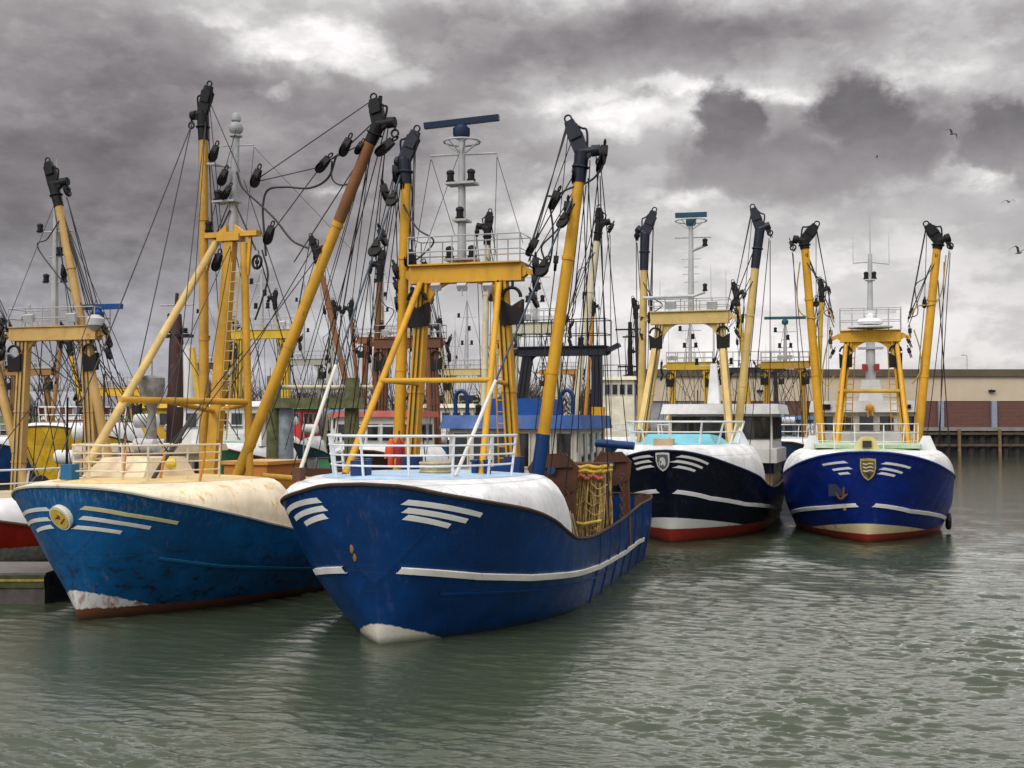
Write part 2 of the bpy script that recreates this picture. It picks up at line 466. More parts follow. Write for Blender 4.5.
        for f in list(rails) + [1.0]:
            mb.tube([p + out(p) * lean * f + V((0, 0, h * f)) for p in fine], r if f < 1 else r * 1.35, 6)
        return mb.build(name, mat, b.root)
    # --- steelwork
    def bar(b, name, mat, pts, r, parent=None, n=10):
        return MB().tube(pts, r, n).build(name, mat, parent or b.root)
    def wire(b, a, c, r=.016, sag=0.0, name='rigging_wire', mat=None):
        return MB().tube(sagged(a, c, sag), r, 5, False).build(name, mat or wire_m, b.root)
    def hose(b, pts, r=.03, name='hose', mat=None):
        return MB().tube(spline(pts), r, 6).build(name, mat or hose_m, b.root)
    def boom(b, s, base, bottom, junc, tip, stub, r=.15, mat=None, hmat=None, foot=None, deckz=1.0, s_tip=None, wires=True, rr=.016, gantry_end=None, tipr=None):
        """derrick boom; pixel points in the transverse plane s; foot colour sleeve"""
        st = s_tip if s_tip is not None else s
        B = b.P(*base, s=s); BT = b.P(*bottom, s=st); J = b.P(*junc, s=st); T = b.P(*tip, s=st); U = b.P(*stub, s=st)
        d = (BT - B).normalized(); low = B - d * max((B.z - deckz - .25) / max(d.z, .3), 0)
        mb = MB(); mb.tube([low, B, BT + d * .1], [r * 1.08, r * 1.06, r * .92], 14)
        for f in (.25, .5, .8):
            q = low.lerp(BT, f); mb.tube([q - d * .05, q + d * .05], r * 1.12, 14)
        o = mb.build('boom', mat, b.root)
        if foot:
            MB().tube([low - d * .02, low + d * foot], r * 1.16, 14).build('boom_foot', b.footmat, o)
        hd = MB(); S_ = r / .15
        hd.tube([BT, J], [r * 1.12, r * 1.25], 10)
        e = (T - J).normalized(); g = V((0, 1, 0))
        side = e.cross(g).normalized()
        L1 = (T - J).length
        hd.plate([J - side * r * 1.2 - g * .07 * S_, J + side * r * 1.2 - g * .07 * S_, J + e * L1 * .55 + side * r * 1.25 - g * .07 * S_, T + side * r * .8 - g * .07 * S_, T - side * r * .8 - g * .07 * S_, J + e * L1 * .5 - side * r * 1.35 - g * .07 * S_], g * .14 * S_)
        hd.torus(T + e * .07, .09 * S_, .025 * S_, g, 10, 6)
        ud = (U - J).normalized()
        hd.tube([J - ud * .05, J.lerp(U, .55), J.lerp(U, .56), U], [r * .85, r * .7, r * 1.02, r * .95], 12)
        hd.plate([J - g * .09 * S_ + side * r, J - g * .09 * S_ - d * r * 2.2, U.lerp(J, .35) - g * .09 * S_ - d * r * .5, U.lerp(J, .35) - g * .09 * S_ + d * r * .5], g * .18 * S_)
        hd.torus(U - V((0, 0, .3 * S_)), .1 * S_, .028 * S_, g, 10, 6); hd.tube([U - V((0, 0, r * .8)), U - V((0, 0, .24 * S_))], .03 * S_, 6)
        for gg in (-.13, .09): hd.plate([J + e * L1 * .42 + side * r * .9 + g * gg * S_, J + e * L1 * .78 + side * r * 1.05 + g * gg * S_, J + e * L1 * .95 + g * gg * S_, J + e * L1 * .78 - side * r * 1.2 + g * gg * S_, J + e * L1 * .42 - side * r * 1.1 + g * gg * S_], g * .04 * S_)
        m_ = J + e * L1 * .5 + side * r * 2.1 * (1 if side.dot(U - J) > 0 else -1)
        hd.tube(spline([T, m_.lerp(T, .3), m_, J + (U - J) * .3]), .03 * S_, 6)
        hd.torus(BT.lerp(J, .5), r * 1.3, .035, d, 14, 6)
        hd.build('boom_head', hmat or black_m, o)
        if wires and gantry_end is not None:
            G = V(gantry_end); q = G + (J - G) * .06
            b.wire(T, q, rr); b.wire(T + side * .05, G + V((0, .25, -.1)), rr)
            pb = J - d * .45 + (G - J).normalized() * .25
            b.wire(J - d * .3, q, rr * 1.25); b.wire(BT, G + V((0, 0, -.35)), rr)
            pulley(b.root, q, .9, (J - G)); pulley(b.root, pb, .95, d)
            pulley(b.root, U - V((0, 0, .42)), .9)
            # warps and guys from the arm down to the deck, blocks on the way
            od = 1 if U.x > J.x else -1
            b.wire(U - V((0, 0, .7)), V((U.x * .5 + od * 1.3, s + 3.6, deckz + .6)), rr)
            b.wire(U - V((0.04, 0, .6)), V((low.x + od * .45, s + 1.8, deckz + .4)), rr)
            b.wire(J + V((od * .1, .1, 0)), V((low.x + od * .2, s + .8, deckz + .3)), rr)
            k = BT.lerp(low, .22) + V((-od * .3, -.1, 0)); pulley(b.root, k, .7, (T - k)); b.wire(T, k, rr * .8); b.wire(k, low.lerp(BT, .35) + V((-od * .25, 0, 0)), rr)
            # hydraulic hose loops
            a = BT - d * .6 + V((0, -.15, 0)); b.hose([a, a + V((-od * .45, -.1, -.7)), a + V((-od * .9, 0, -1.1)), G.lerp(a, .35) + V((0, 0, -.6)), G + V((0, -.1, .1))], .026)
        return dict(B=B, low=low, BT=BT, J=J, T=T, U=U, d=d)
    def gantry(b, s, legs, beam, mat, deckz=.9, w=.30, d=.34, depth=.55, foot=None, rail=True, railh=.75, railmat=None, blocks=True, arch=.75, rr=.02):
        """portal: legs = [(top px, base px)], beam = (x0,x1,y) px"""
        (t0, b0), (t1, b1) = legs
        A0 = b.P(*t0, s=s); A1 = b.P(*t1, s=s); B0 = b.P(*b0, s=s); B1 = b.P(*b1, s=s)
        X0 = b.P(beam[0], beam[2], s=s); X1 = b.P(beam[1], beam[2], s=s)
        z0 = min(X0.z, X1.z); X0.z = X1.z = z0
        g = MB(); g.beam(X0, X1, depth, w * 1.25, ax=V((0, 0, 1)))
        g.plate([(X0.x, s - .32, z0 + depth / 2 + .004), (X1.x, s - .32, z0 + depth / 2 + .004), (X1.x, s + .75, z0 + depth / 2 + .004), (X0.x, s + .75, z0 + depth / 2 + .004)], (0, 0, .04))
        for e, q in ((X0, 1), (X1, -1)):
            g.lathe(V((e.x, s - .12, z0)), [(.14, 0), (.14, .24)], 10, V((0, 1, 0)))
        go = g.build('gantry', mat, b.root, True, 30)
        for k_, (A, Bq) in enumerate(((A0, B0), (A1, B1))):
            A = V((A.x, s, z0 - depth / 2 + .02)); dd = (A - Bq).normalized(); low = Bq - dd * max((Bq.z - deckz) / dd.z, 0)
            l = MB(); l.beam(low, A, w * 1.12, d, w, d * .95)
            sg = 1 if k_ == 0 else -1; ar = arch
            # rounded knee between leg and beam
            kn = [V((A.x + sg * w * .4, s - .06, A.z))] + [V((A.x + sg * (w * .4 + ar * (1 - math.cos(x))), s - .06, A.z - ar * (1 - math.sin(x)))) for x in [math.pi / 2 * i / 8 for i in range(9)]]
            l.plate(kn, (0, .12, 0))
            for f in (.35, .62): q = low.lerp(A, f); l.box(q, (w * 1.2, d * 1.12, .06))
            l.build('leg', mat, go, True, 30)
            MB().tube([low.lerp(A, .12) + V((sg * w * .2, -d * .62, 0)), low.lerp(A, .55) + V((sg * w * .24, -d * .62, 0)), A + V((sg * w * .2, -d * .56, 0))], .022, 6).build('conduit', wire_m, go)
            MB().tube([low.lerp(A, .1) + V((-sg * w * .25, -d * .6, 0)), A + V((-sg * w * .2, -d * .56, 0))], .016, 6).build('conduit', hose_m, go)
            if foot: MB().beam(low, low + dd * foot, w * 1.3, d * 1.15).build('leg_foot', b.footmat, go, False)
        b.gz = z0 + depth / 2 + .04; b.gx = (X0.x, X1.x)
        if rail:
            r = MB(); x0, x1, y0, y1, z = X0.x, X1.x, s - .3, s + .7, b.gz
            n = 5
            for i in range(n + 1):
                for y in (y0, y1):
                    x = lerp(x0, x1, i / n); r.tube([(x, y, z), (x, y, z + railh)], rr, 6)
            for f in (.45, 1):
                r.tube([(x0, y0, z + railh * f), (x1, y0, z + railh * f), (x1, y1, z + railh * f), (x0, y1, z + railh * f), (x0, y0, z + railh * f)], rr, 6)
            r.build('platform_railing', railmat or grey_m, go)
        if blocks:
            for e, sg in ((X0, -1), (X1, 1)):
                q = V((e.x + sg * .3, s, z0 - .1)); m = MB(); m.beam((e.x, s, z0 + .1), q + V((sg * .08, 0, 0)), .16, .2); m.build('bracket', mat, go, False)
                for dz in (.15, -.3, -.75): pulley(b.root, q + V((sg * .1, random.uniform(-.2, .2), dz)), .8)
                # hanging towing block in its fork
                h = MB(); c = V((e.x - sg * .25, s - .25, z0 - .95)); h.torus(c + V((0, 0, .25)), .26, .05, V((0, 1, 0)), 14, 6, math.pi * .0, math.pi)
                h.plate([c + V((-.28, 0, -.5)), c + V((.28, 0, -.45)), c + V((.3, 0, .2)), c + V((0, 0, .02)), c + V((-.3, 0, .2))], (0, .22, 0)); h.tube([c + V((0, .1, .5)), c + V((0, .1, .8))], .04, 6)
                h.build('towing_block', block_m, b.root)
        return go, X0, X1
    def ladder(b, p0, p1, mat, parent, w=.34, r=.018, step=.3):
        p0, p1 = V(p0), V(p1); mb = MB(); u = V((w / 2, 0, 0))
        mb.tube([p0 - u, p1 - u], r * 1.3, 6); mb.tube([p0 + u, p1 + u], r * 1.3, 6)
        n = int((p1 - p0).length / step)
        for i in range(1, n): q = p0.lerp(p1, i / n); mb.tube([q - u, q + u], r, 5)
        return mb.build('ladder', mat, parent)
    def lamp(b, p, parent, r=.13, mat=None, name='mast_light'):
        m = MB(); p = V(p); m.lathe(p, [(r * .9, 0), (r, .03), (r, .06), (r * .75, .07), (r * .75, .24), (r * .95, .25), (r * .8, .32), (r * .2, .36)], 10)
        return m.build(name, mat or black_m, parent)
    def flood(b, p, parent, aim=V((0, -1, -.3)), sz=.22):
        m = MB(); p = V(p); q = aim.normalized().to_track_quat('Z', 'Y').to_matrix()
        m.box(p, (sz * 1.3, sz, sz * .6), q); m.tube([p, p + V((0, 0, -.25))], .02, 6)
        return m.build('floodlight', galv_m, parent, False)
    def radar(b, c, ln, parent, mat, yaw=0.0, tilt=0.0, h=.16, d=.2):
        M = (Matrix.Rotation(yaw, 3, 'Z') @ Matrix.Rotation(tilt, 3, 'Y')); m = MB(); c = V(c)
        P = []
        for zz, k in ((-h / 2, .8), (h / 2, 1)):
            for x, y in ((-1, -1), (1, -1), (1, 1), (-1, 1)): P.append(c + M @ V((x * ln / 2, y * d / 2 * k, zz)))
        m.hexa(P); m.lathe(c + V((0, 0, -h / 2 - .38)), [(.2, 0), (.24, .1), (.24, .28), (.12, .38)], 12)
        return m.build('radar_scanner', mat, parent, True, 30)
    def whip(b, p, h, parent, r=.012):
        return MB().tube([V(p), V(p) + V((0, 0, h))], [r * 1.6, r * .7], 5).build('antenna', galv_m, parent)
    def wheelhouse(b, t, s, z0, z1, zw, mats, nfront=5, nside=3, slope=.12, roof_over=.22, roofh=.28, center=0.0, gap=.74):
        """t half width, s (front, aft), zw window band"""
        wall, roofm, fr = mats; s0, s1 = s; cx = center
        k = MB()
        P = [V((cx - t, s0, z0)), V((cx + t, s0, z0)), V((cx + t, s1, z0)), V((cx - t, s1, z0)), V((cx - t * .97, s0 + slope, z1)), V((cx + t * .97, s0 + slope, z1)), V((cx + t * .97, s1, z1)), V((cx - t * .97, s1, z1))]
        k.hexa(P); w = k.build('wheelhouse', wall, b.root, False)
        r = MB(); o = roof_over; e = .35
        pr = [V((cx - t - o, s0 - o, z1)), V((cx + t + o, s0 - o, z1)), V((cx + t + o, s1 + o, z1)), V((cx - t - o, s1 + o, z1))]
        tp = [V((cx - t - o + e * .3, s0 - o + e * .4, z1 + roofh)), V((cx + t + o - e * .3, s0 - o + e * .4, z1 + roofh)), V((cx + t + o - e * .3, s1 + o, z1 + roofh)), V((cx - t - o + e * .3, s1 + o, z1 + roofh))]
        r.hexa(pr + tp); r.build('roof', roofm, w, False)
        za, zb_ = zw; fa = (za - z0) / (z1 - z0); fb = (zb_ - z0) / (z1 - z0)
        def win(c, u, n, ww, a, bb):
            m = MB(); up = V((0, 0, 1))
            c0, c1 = c(a), c(bb)
            m.m = 1; g = [c0 - u * ww / 2 + n * .02, c0 + u * ww / 2 + n * .02, c1 + u * ww / 2 + n * .02, c1 - u * ww / 2 + n * .02]
            m.plate(g, -n * .04)
            m.m = 0; f = .045
            for p, q in ((g[0], g[1]), (g[1], g[2]), (g[2], g[3]), (g[3], g[0])):
                m.beam(p + n * .012, q + n * .012, .05, f, ax=n)
            m.build('window', [fr, glassm()], w, False)
        for i in range(nfront):
            x = cx + (-1 + (2 * i + 1) / nfront) * t * .95; ww = 2 * t * .95 / nfront * gap
            win(lambda f: V((x, s0 + slope * f, lerp(z0, z1, f))), V((1, 0, 0)), V((0, -1, slope / (z1 - z0))).normalized(), ww, fa, fb)
        for side in (1, -1):
            for i in range(nside):
                y = lerp(s0 + .35, s1 - .25, (i + .5) / nside); ww = (s1 - s0 - .6) / nside * .72
                win(lambda f: V((cx + side * t * lerp(1, .97, f), y, lerp(z0, z1, f))), V((0, side, 0)), V((side, 0, 0)), ww, fa, fb)
        return w
    def taper(b, p0, p1, w0, w1, mat, name, parent=None): return MB().beam(p0, p1, w0, w0, w1, w1).build(name, mat, parent or b.root, False)
def col_hull(b, mat, railmat, **k): b.make_hull(mat, railmat=railmat, **k)

# ================================================================== B : blue trawler in front
def boat_B():
    b = Boat(on_z(379, 645), 17, L=21, hb=3.5, e_top=3.6, e_wl=7.4, zf=3.68, swb=3.8, sheer=[(-.9, 3.63), (-.5, 3.42), (.1, 3.25), (1.5, 2.95), (2.7, 2.6), (3.4, 2.33), (4.3, 2.08), (7, 1.92), (11, 1.95), (14, 2.05), (17, 2.15), (21, 2.22)])
    b.fine = .19; tag(b.root, 'bright blue trawler nearest the camera with a long white side stripe and yellow gantry', 'fishing boat', 'fishing trawlers moored in the harbour')
    b.inner = paint((.12, .06, .04), .7, .5, .6); blue = (.002, .036, .150); bm = paint(blue, .4, .15, .3); b.footmat = bm
    yel = paint((.60, .31, .018), .42, .2, .45); head = paint((.004, .007, .020), .45, .1, .3)
    b.make_hull(hull_mat(blue, vcol=(.66, .63, .55), v0=.50, vk=.36, rust=.16, vrust=.4, rough=.3, worn=.22), railmat=paint((.045, .028, .022), .7, .4, .5), rail_r=.045)
    b.make_fore(hull_mat((.74, .75, .76), rust=.12, rough=.36), paint((.36, .52, .68), .5, .15, .3), bulkmat=white_m)
    wm = paint((.8, .8, .78), .4, .05, .12)
    for p, q in (((401, 502), (480, 515)), ((401, 510), (466, 521)), ((400, 517), (449, 526))): b.strip_px([p, q], (.105, .095), wm)
    for p, q in (((322, 500), (288, 513)), ((326, 508), (296, 519)), ((329, 516), (306, 524))): b.strip_px([p, q], (.105, .095), wm)
    b.strip_px([(397, 570), (430, 572), (480, 576), (530, 577), (570, 574), (600, 566), (625, 552), (643, 539)], .13, paint((.78, .76, .70), .4, .22, .25), 'rubbing_strake', 16, .05)
    b.strip_px([(346, 569.5), (316, 571.5)], .13, wm, 'rubbing_strake', 12, .05)
    # knuckle line low on the plating
    q = b.hit(420, 595); b.strip([(.5, q.z), (6, q.z - .35), (11, q.z - .55)], .05, bm, 'knuckle_bar', 1, .03)
    # hull rubbing frames on the after side
    for s in (7.6, 9.4, 11.2, 13.0, 14.8, 16.6, 18.0):
        MB().tube([b.hp(s, z, 1, .012) for z in (.0, .5, 1.0, 1.5, b.sheer(s) - .05)], .03, 6).build('side_frame', bm, b.root)
    b.railing(paint((.72, .76, .80), .4, .04, .12), inset=.26, h=.98, s_end=3.0, step=1.05, r=.026)
    # coaming in front of the foredeck
    b.bollard = MB().box(b.P(361, 468, s=.6) , (.4, .3, .35)).build('bollard', bm, b.root, False)
    # gantry, struts
    go, X0, X1 = b.gantry(6.0, [((424, 276), (412, 458)), ((502, 276), (514, 470))], (412, 523, 272), yel, foot=.0, w=.30, arch=.85, depth=.47)
    for px in (436, 462, 488): b.flood(b.P(px, 287, s=5.75), go, V((0, -1, -.9)), .2)
    for px, py in ((355, 556), (352, 548)):
        q = b.hit(px, py); m_ = MB(); m_.ell(q, (.05, .03, .13)); m_.build('rust_scab', paint((.30, .13, .04), .8, .6, .4), b.root)
    # mooring bitts, fairleads and a coiled rope on the foredeck
    for x, y in ((-1.6, 2.6), (1.5, 2.7)):
        for dx in (-.16, .16): MB().lathe((x + dx, y, 3.7), [(.09, 0), (.09, .3), (.12, .31), (.12, .36), (.03, .37)], 12).build('mooring_bitt', bm, b.root)
    cl = MB()
    for i_ in range(5): cl.torus((.5, 2.2, 3.79 + .05 * i_), .36 - .02 * (i_ % 2), .035, V((0, 0, 1)), 22, 6)
    cl.build('rope_coil', rope_m, b.root)
    for px in (412.2, 514): 
        p = b.P(px, 462, s=6.0); MB().box(p + V((0, 0, -.1)), (.44, .48, .5)).build('leg_foot', bm, go, False)
    tS = b.P(420, 284, s=5.8); bS = b.P(345, 468, s=1.7); b.bar('strut', yel, [tS, bS - V((0, 0, .15))], .085, go)
    tS2 = b.P(499, 284, s=5.8); bS2 = b.P(481, 474, s=2.6); b.bar('strut', yel, [tS2, bS2 - V((0, 0, .15))], .085, go)
    def onstrut(a, c, y):
        for i in range(200):
            p = a.lerp(c, i / 199); w = b.o + b.pr * p.x + b.ax * p.y
            if p.z <= y: return p
        return c
    p1 = onstrut(tS, bS, 6.05); p2 = onstrut(tS2, bS2, 6.05); b.bar('crossbar', yel, [p1, p2], .07, go); b.bar('crossbar', yel, [p2, b.P(508, 384, s=6)], .06, go); b.bar('crossbar', yel, [p1, b.P(420, 384, s=6)], .06, go)
    b.ladder(b.P(505, 470, s=6.25), b.P(499, 285, s=6.25), yel, go)
    # booms
    ends = (b.P(408, 268, s=6), b.P(527, 256, s=6))
    b.boom(6.0, (399, 446), (406, 184), (404.5, 160), (416, 131), (396.5, 162), .15, yel, head, foot=None, gantry_end=ends[0])
    rb = b.boom(6.0, (541, 452), (579, 182), (582, 152), (569, 121), (600, 150), .16, yel, head, foot=None, gantry_end=ends[1])
    MB().tube([rb['low'], b.P(543.5, 434, s=6)], .185, 14).build('boom_foot', bm, b.root)
    ped = MB(); q = rb['low']; ped.plate([V((q.x - .5, 5.6, 3.2)), V((q.x + .2, 5.6, 3.6)), V((q.x + .5, 5.6, 1.0)), V((q.x - 1.2, 5.6, 1.0))], (0, .25, 0)); ped.build('boom_pedestal', bm, b.root, False)
    ped = MB(); ped.plate([V((q.x - .9, 4.2, 3.7)), V((q.x + .1, 4.2, 3.95)), V((q.x + .25, 4.2, 3.1)), V((q.x - .2, 4.2, 2.9))], (0, .2, 0)); ped.build('boom_bracket', bm, b.root, False)
    # mast
    top = b.P(462, 136, s=6.2); m = MB(); base = V((top.x, 6.2, b.gz)); m.tube([base, base.lerp(top, .5), top], [.13, .105, .09], 12)
    zc = b.P(462, 152, s=6.2).z; cr = .42
    m.torus((top.x, 6.2, zc + .28), .5, .03, V((0, 0, 1)), 20, 6)
    for a in range(6): m.tube([V((top.x, 6.2, zc - .1)), V((top.x + .5 * math.cos(a * 1.05), 6.2 + .5 * math.sin(a * 1.05), zc + .28))], .018, 5)
    mo = m.build('mast', grey_m, b.root)
    xb = [b.P(431, 160, s=6.2), b.P(431, 156, s=6.2), b.P(497, 153, s=6.2), b.P(497, 158, s=6.2)]; b.bar('crossbar', grey_m, xb, .03, mo, 6)
    for py, wd in ((184, .42), (221, .2), (260, .45)):
        c = b.P(462, py, s=6.2); MB().box(c, (wd * 2, .5, .06)).build('light_platform', grey_m, mo, False)
        for sx in ((-1, 1) if wd > .3 else (-.2,)): b.lamp(c + V((sx * wd * .72, -.1, .03)), mo, .13)
    b.radar(b.P(461.5, 122, s=6.2), 2.12, mo, paint((.006, .018, .055), .4, .0, .1), .12, -.07)
    for p, q in (((431, 158), (416, 248)), ((431, 158), (455, 236)), ((497, 156), (523, 243)), ((497, 156), (494, 262)), ((464, 140), (420, 262))): b.wire(b.P(*p, s=6.2), b.P(*q, s=6.4), .009)
    # forestays with turnbuckles down to the bow
    wst = paint((.66, .64, .58), .5, .2, .3)
    for a, c, s1, mid in (((402, 170), (299, 474), .3, (330, 392)), ((575, 192), (453, 482), 1.0, (494, 392))):
        A = b.P(*a, s=6); C = b.P(*c, s=s1 + .4); t = .68; Mx = A.lerp(C, t)
        b.wire(A, Mx, .028, mat=paint((.03, .06, .09), .5, .1, .3), name='forestay'); MB().tube([Mx, C], .045, 8).build('stay_rod', wst, b.root)
        pulley(b.root, A.lerp(C, .12), .8, (A - C)); pulley(b.root, A.lerp(C, .30), .9, (A - C)); MB().box(C, (.2, .3, .3)).build('stay_anchor', rustplate_m, b.root, False)
    for p, q, s1 in (((396, 166), (332, 420), 9), ((398, 168), (352, 440), 10), ((401, 165), (374, 330), 7), ((405, 150), (386, 300), 7), ((407, 140), (412, 262), 6.2), ((395, 170), (384, 240), 6), ((409, 150), (416, 262), 6.1),
                     ((590, 160), (577, 452), 9), ((596, 156), (612, 455), 13), ((588, 178), (604, 455), 12), ((583, 184), (592, 452), 11), ((569, 124), (530, 246), 6), ((572, 140), (528, 262), 6), ((586, 185), (558, 452), 8), ((600, 158), (628, 450), 15)):
        b.wire(b.P(*p, s=6), b.P(*q, s=s1), .015)
    for p in ((384, 240), (386, 196), (603, 158), (553, 203), (567, 214)): pulley(b.root, b.P(*p, s=5.9), .9)
    b.hose([b.P(*p, s=5.9) for p in ((548, 196), (556, 196), (566, 190), (576, 186))], .03); b.hose([b.P(*p, s=5.9) for p in ((550, 206), (553, 232), (550, 262), (542, 274), (530, 266))], .028); b.hose([b.P(*p, s=5.9) for p in ((602, 158), (601, 168), (594, 178), (584, 184))], .03)
    # after wheelhouse, blue roof
    cream = paint((.60, .57, .50), .5, .12, .35)
    rb_ = paint((.006, .075, .30), .4, .12, .3); w = b.wheelhouse(2.22, (12.4, 16.6), 1.0, 4.75, (3.5, 4.62), (cream, rb_, cream), 6, 4, .1, .2, .44, center=-.72)
    MB().box((-.85, 14.6, 5.45), (1.8, 2.4, .6)).build('roof_box', rb_, w, False)
    for x in (-2.5, 1.1): MB().tube(spline([(x - .2, 12.6, 5.2), (x - .2, 12.6, 5.8), (x, 12.6, 6.0), (x + .2, 12.6, 5.8), (x + .2, 12.6, 5.2)]), .07, 8).build('vent_pipe', bm, w)
    b.lamp((-1.9, 12.6, 5.2), w, .12); 
    # aft dark gantry over the wheelhouse
    dk = paint((.012, .014, .026), .5, .12, .3)
    g2, Y0, Y1 = b.gantry(16.9, [((528, 362), (520, 412)), ((597, 362), (597, 418))], (519, 607, 351), dk, deckz=1.0, w=.34, depth=.3, rail=True, railh=.95, blocks=False, arch=.3, railmat=black_m)
    for sg, e in ((-1, Y0), (1, Y1)): MB().beam(e, e + V((sg * .45, 0, .22)), .12, .5, ax=V((0, 0, 1))).build('wing', dk, g2, False)
    yb = b.P(597, 420, s=16.9); MB().beam(V((Y1.x - .32, 16.9, 1)), V((Y1.x - .32, 16.9, 5.5)), .4, .42).build('leg_foot', yel, g2, False)
    for x in (-1.2, -.3, .6, 1.1): b.whip((x, 17.3, b.gz), random.uniform(.9, 2.4), g2)
    b.lamp((.5, 17, b.gz), g2, .13); 
    # deck steel beside the nets
    bb = b.P(602, 444, s=11.5); MB().tube([b.P(596, 443, s=11.5), b.P(634, 446, s=11.5)], .13, 10).build('derrick_arm', bm, b.root)
    rp = rustplate_m
    wn = MB(); wn.tube([(-1.2, 7.6, 1.7), (1.2, 7.6, 1.7)], .5, 16); 
    for x in (-1.3, -.4, .4, 1.3): wn.lathe(V((x - .06, 7.6, 1.7)), [(.75, 0), (.75, .12)], 18, V((1, 0, 0)))
    wn.build('winch', rp, b.root)
    b.nx = ends
    return b
B = boat_B()

# nets, trawl gear and lifebuoy aboard the front boat
def aboard(b, name, p, rz=0.0):
    w = b.o + b.pr * p[0] + b.ax * p[1] + V((0, 0, p[2])); return empty(name, w, -b.th + rz)
def wpt(b, p): return b.o + b.pr * p.x + b.ax * p.y + V((0, 0, p.z))
def to_world(b, o):
    o.matrix_world = b.root.matrix_basis if False else Matrix.LocRotScale(b.o, Matrix.Rotation(-b.th, 3, 'Z'), None); return o
def net(b):
    sN = 9.6; x0 = b.P(571, 470, s=sN).x; x1 = b.P(606, 470, s=sN).x; zt = b.P(590, 466, s=sN).z; zb = 1.02
    root = aboard(b, 'fishing_net', ((x0 + x1) / 2, sN, zb)); tag(root, 'yellowish fishing net hung in long strands above the deck of the front blue trawler', 'fishing net')
    cx = (x0 + x1) / 2; m = MB(); wd = (x1 - x0) / 2; h = zt - zb
    for i in range(230):
        x = random.uniform(-wd, wd); y = random.uniform(-.55, .55); pts = []
        ph = random.uniform(0, 6)
        for j in range(8):
            f = j / 7; sp = 1 + .12 * math.sin(f * 3.1) ; pts.append((x * sp + .05 * math.sin(ph + f * 5), y * sp + .04 * math.cos(ph + f * 4), h * (1 - f) + (.0 if j < 7 else random.uniform(.0, .15))))
        m.tube(pts, random.uniform(.009, .03), 5)
    for i in range(14):
        x = random.uniform(-wd, wd * .6); z_ = random.uniform(.2, h * .9); m.tube(spline([(x, -.6, z_), (x + .25, -.68, z_ - .18), (x + .5, -.6, z_ - .05)]), .014, 5)
    m.build('net_strands', plain('net_twine', (.44, .31, .12), .95, var=.75, nscale=5), root)
    r = MB()
    for k, zz in enumerate((h, h - .13)):
        r.tube([(x * wd * 1.05 / 6, -.6 + .03 * math.sin(x * 2), zz + .025 * math.sin(x * 1.1 + k)) for x in range(-6, 7)], .06, 6)
        r.tube([(wd * 1.05, y * .1, zz) for y in range(-6, 7)], .06, 6)
    r.build('float_line', plain('float_line', (.62, .42, .05), .8), root)
    r = MB()
    for i in range(15): r.ell((-wd + 2 * wd * i / 14, -.64, h - .3 + .05 * math.sin(i * 1.3)), (.07, .07, .07), 8, 6)
    r.build('floats', plain('float_red', (.42, .09, .06), .6), root)
    MB().tube([(-wd * 1.02, -.62, h * .42), (0, -.75, h * .38), (wd * 1.02, -.62, h * .42)], .05, 6).build('tie_rope', plain('tie_rope', (.6, .45, .08), .8), root)
    g = MB()
    g.tube([(-wd - .1, 0, h + .05), (wd + .1, 0, h + .05)], .07, 8); g.tube([(-wd, 0, 0), (-wd, 0, h)], .07, 8); g.tube([(wd, 0, 0), (wd, 0, h)], .07, 8)
    g.build('hanging_frame', rustplate_m, root)
    # second, darker bundle lying behind
    root2 = aboard(b, 'fishing_net', (b.P(556, 520, s=8.0).x + .2, 7.3, 1.0)); tag(root2, 'tan fishing net bundle sagging behind the rusty trawl shoe on the front trawler', 'fishing net')
    m = MB()
    for i in range(70):
        x = random.uniform(-.55, .5); y = random.uniform(-.4, .4); hh = random.uniform(1.0, 1.6)
        m.tube([(x * .8, y, hh), (x + .05, y * 1.1, hh * .55), (x * 1.1 + random.uniform(-.1, .1), y * 1.2, .04)], random.uniform(.02, .04), 5)
    m.build('net_strands', plain('net_tan', (.36, .27, .15), .95, var=.5, nscale=3), root2)
net(B)
def trawl_shoe(b, px, py, s, scale, label, zb=1.0):
    c = b.P(px, py, s=s); root = aboard(b, 'trawl_shoe', (c.x, s, zb)); tag(root, label, 'trawl gear', 'rusty trawl shoes on the front trawler')
    h = c.z - zb; m = MB(); w = .75 * scale
    prof = [(-w, h + .1), (-w * .6, h + .5 * scale), (w * .5, h + .55 * scale), (w, h + .15), (w * .9, h - .5 * scale), (w * .2, h - .75 * scale), (-w * .7, h - .4 * scale)]
    m.plate([V((x, -.06, z)) for x, z in prof], (0, .12, 0)); m.plate([V((x * .8, -.16, z)) for x, z in prof[:4]], (0, .09, 0)); 
    m.build('shoe_plate', rustplate_m, root, False)
    MB().lathe((0, -.2, h + .05), [(.12, 0), (.12, .12)], 12, V((0, 1, 0))).build('hub_plate', paint((.02, .07, .2), .5, .2, .3), root)
    p = MB(); p.beam((-w * .75, .1, 0), (-w * .5, .1, h), .2, .2); p.beam((w * .75, .1, 0), (w * .6, .1, h + .2), .24, .24); p.build('post', rustplate_m, root, False)
    for k in range(3):
        ch = MB(); x = w * (-.6 + .6 * k)
        for j in range(int((h - .3) / .16)):
            ch.torus((x, -.25, h - .3 - j * .16), .075, .025, V((1, 0, 0)) if j % 2 else V((0, 1, 0)), 8, 5)
        ch.build('chain', rustplate_m, root)
trawl_shoe(B, 553, 472, 8.4, 1.0, 'rusty brown trawl shoe plate with blue hub standing left of the hanging net')
trawl_shoe(B, 612, 466, 13.2, .85, 'rusty brown trawl shoe plate standing right of the hanging net')
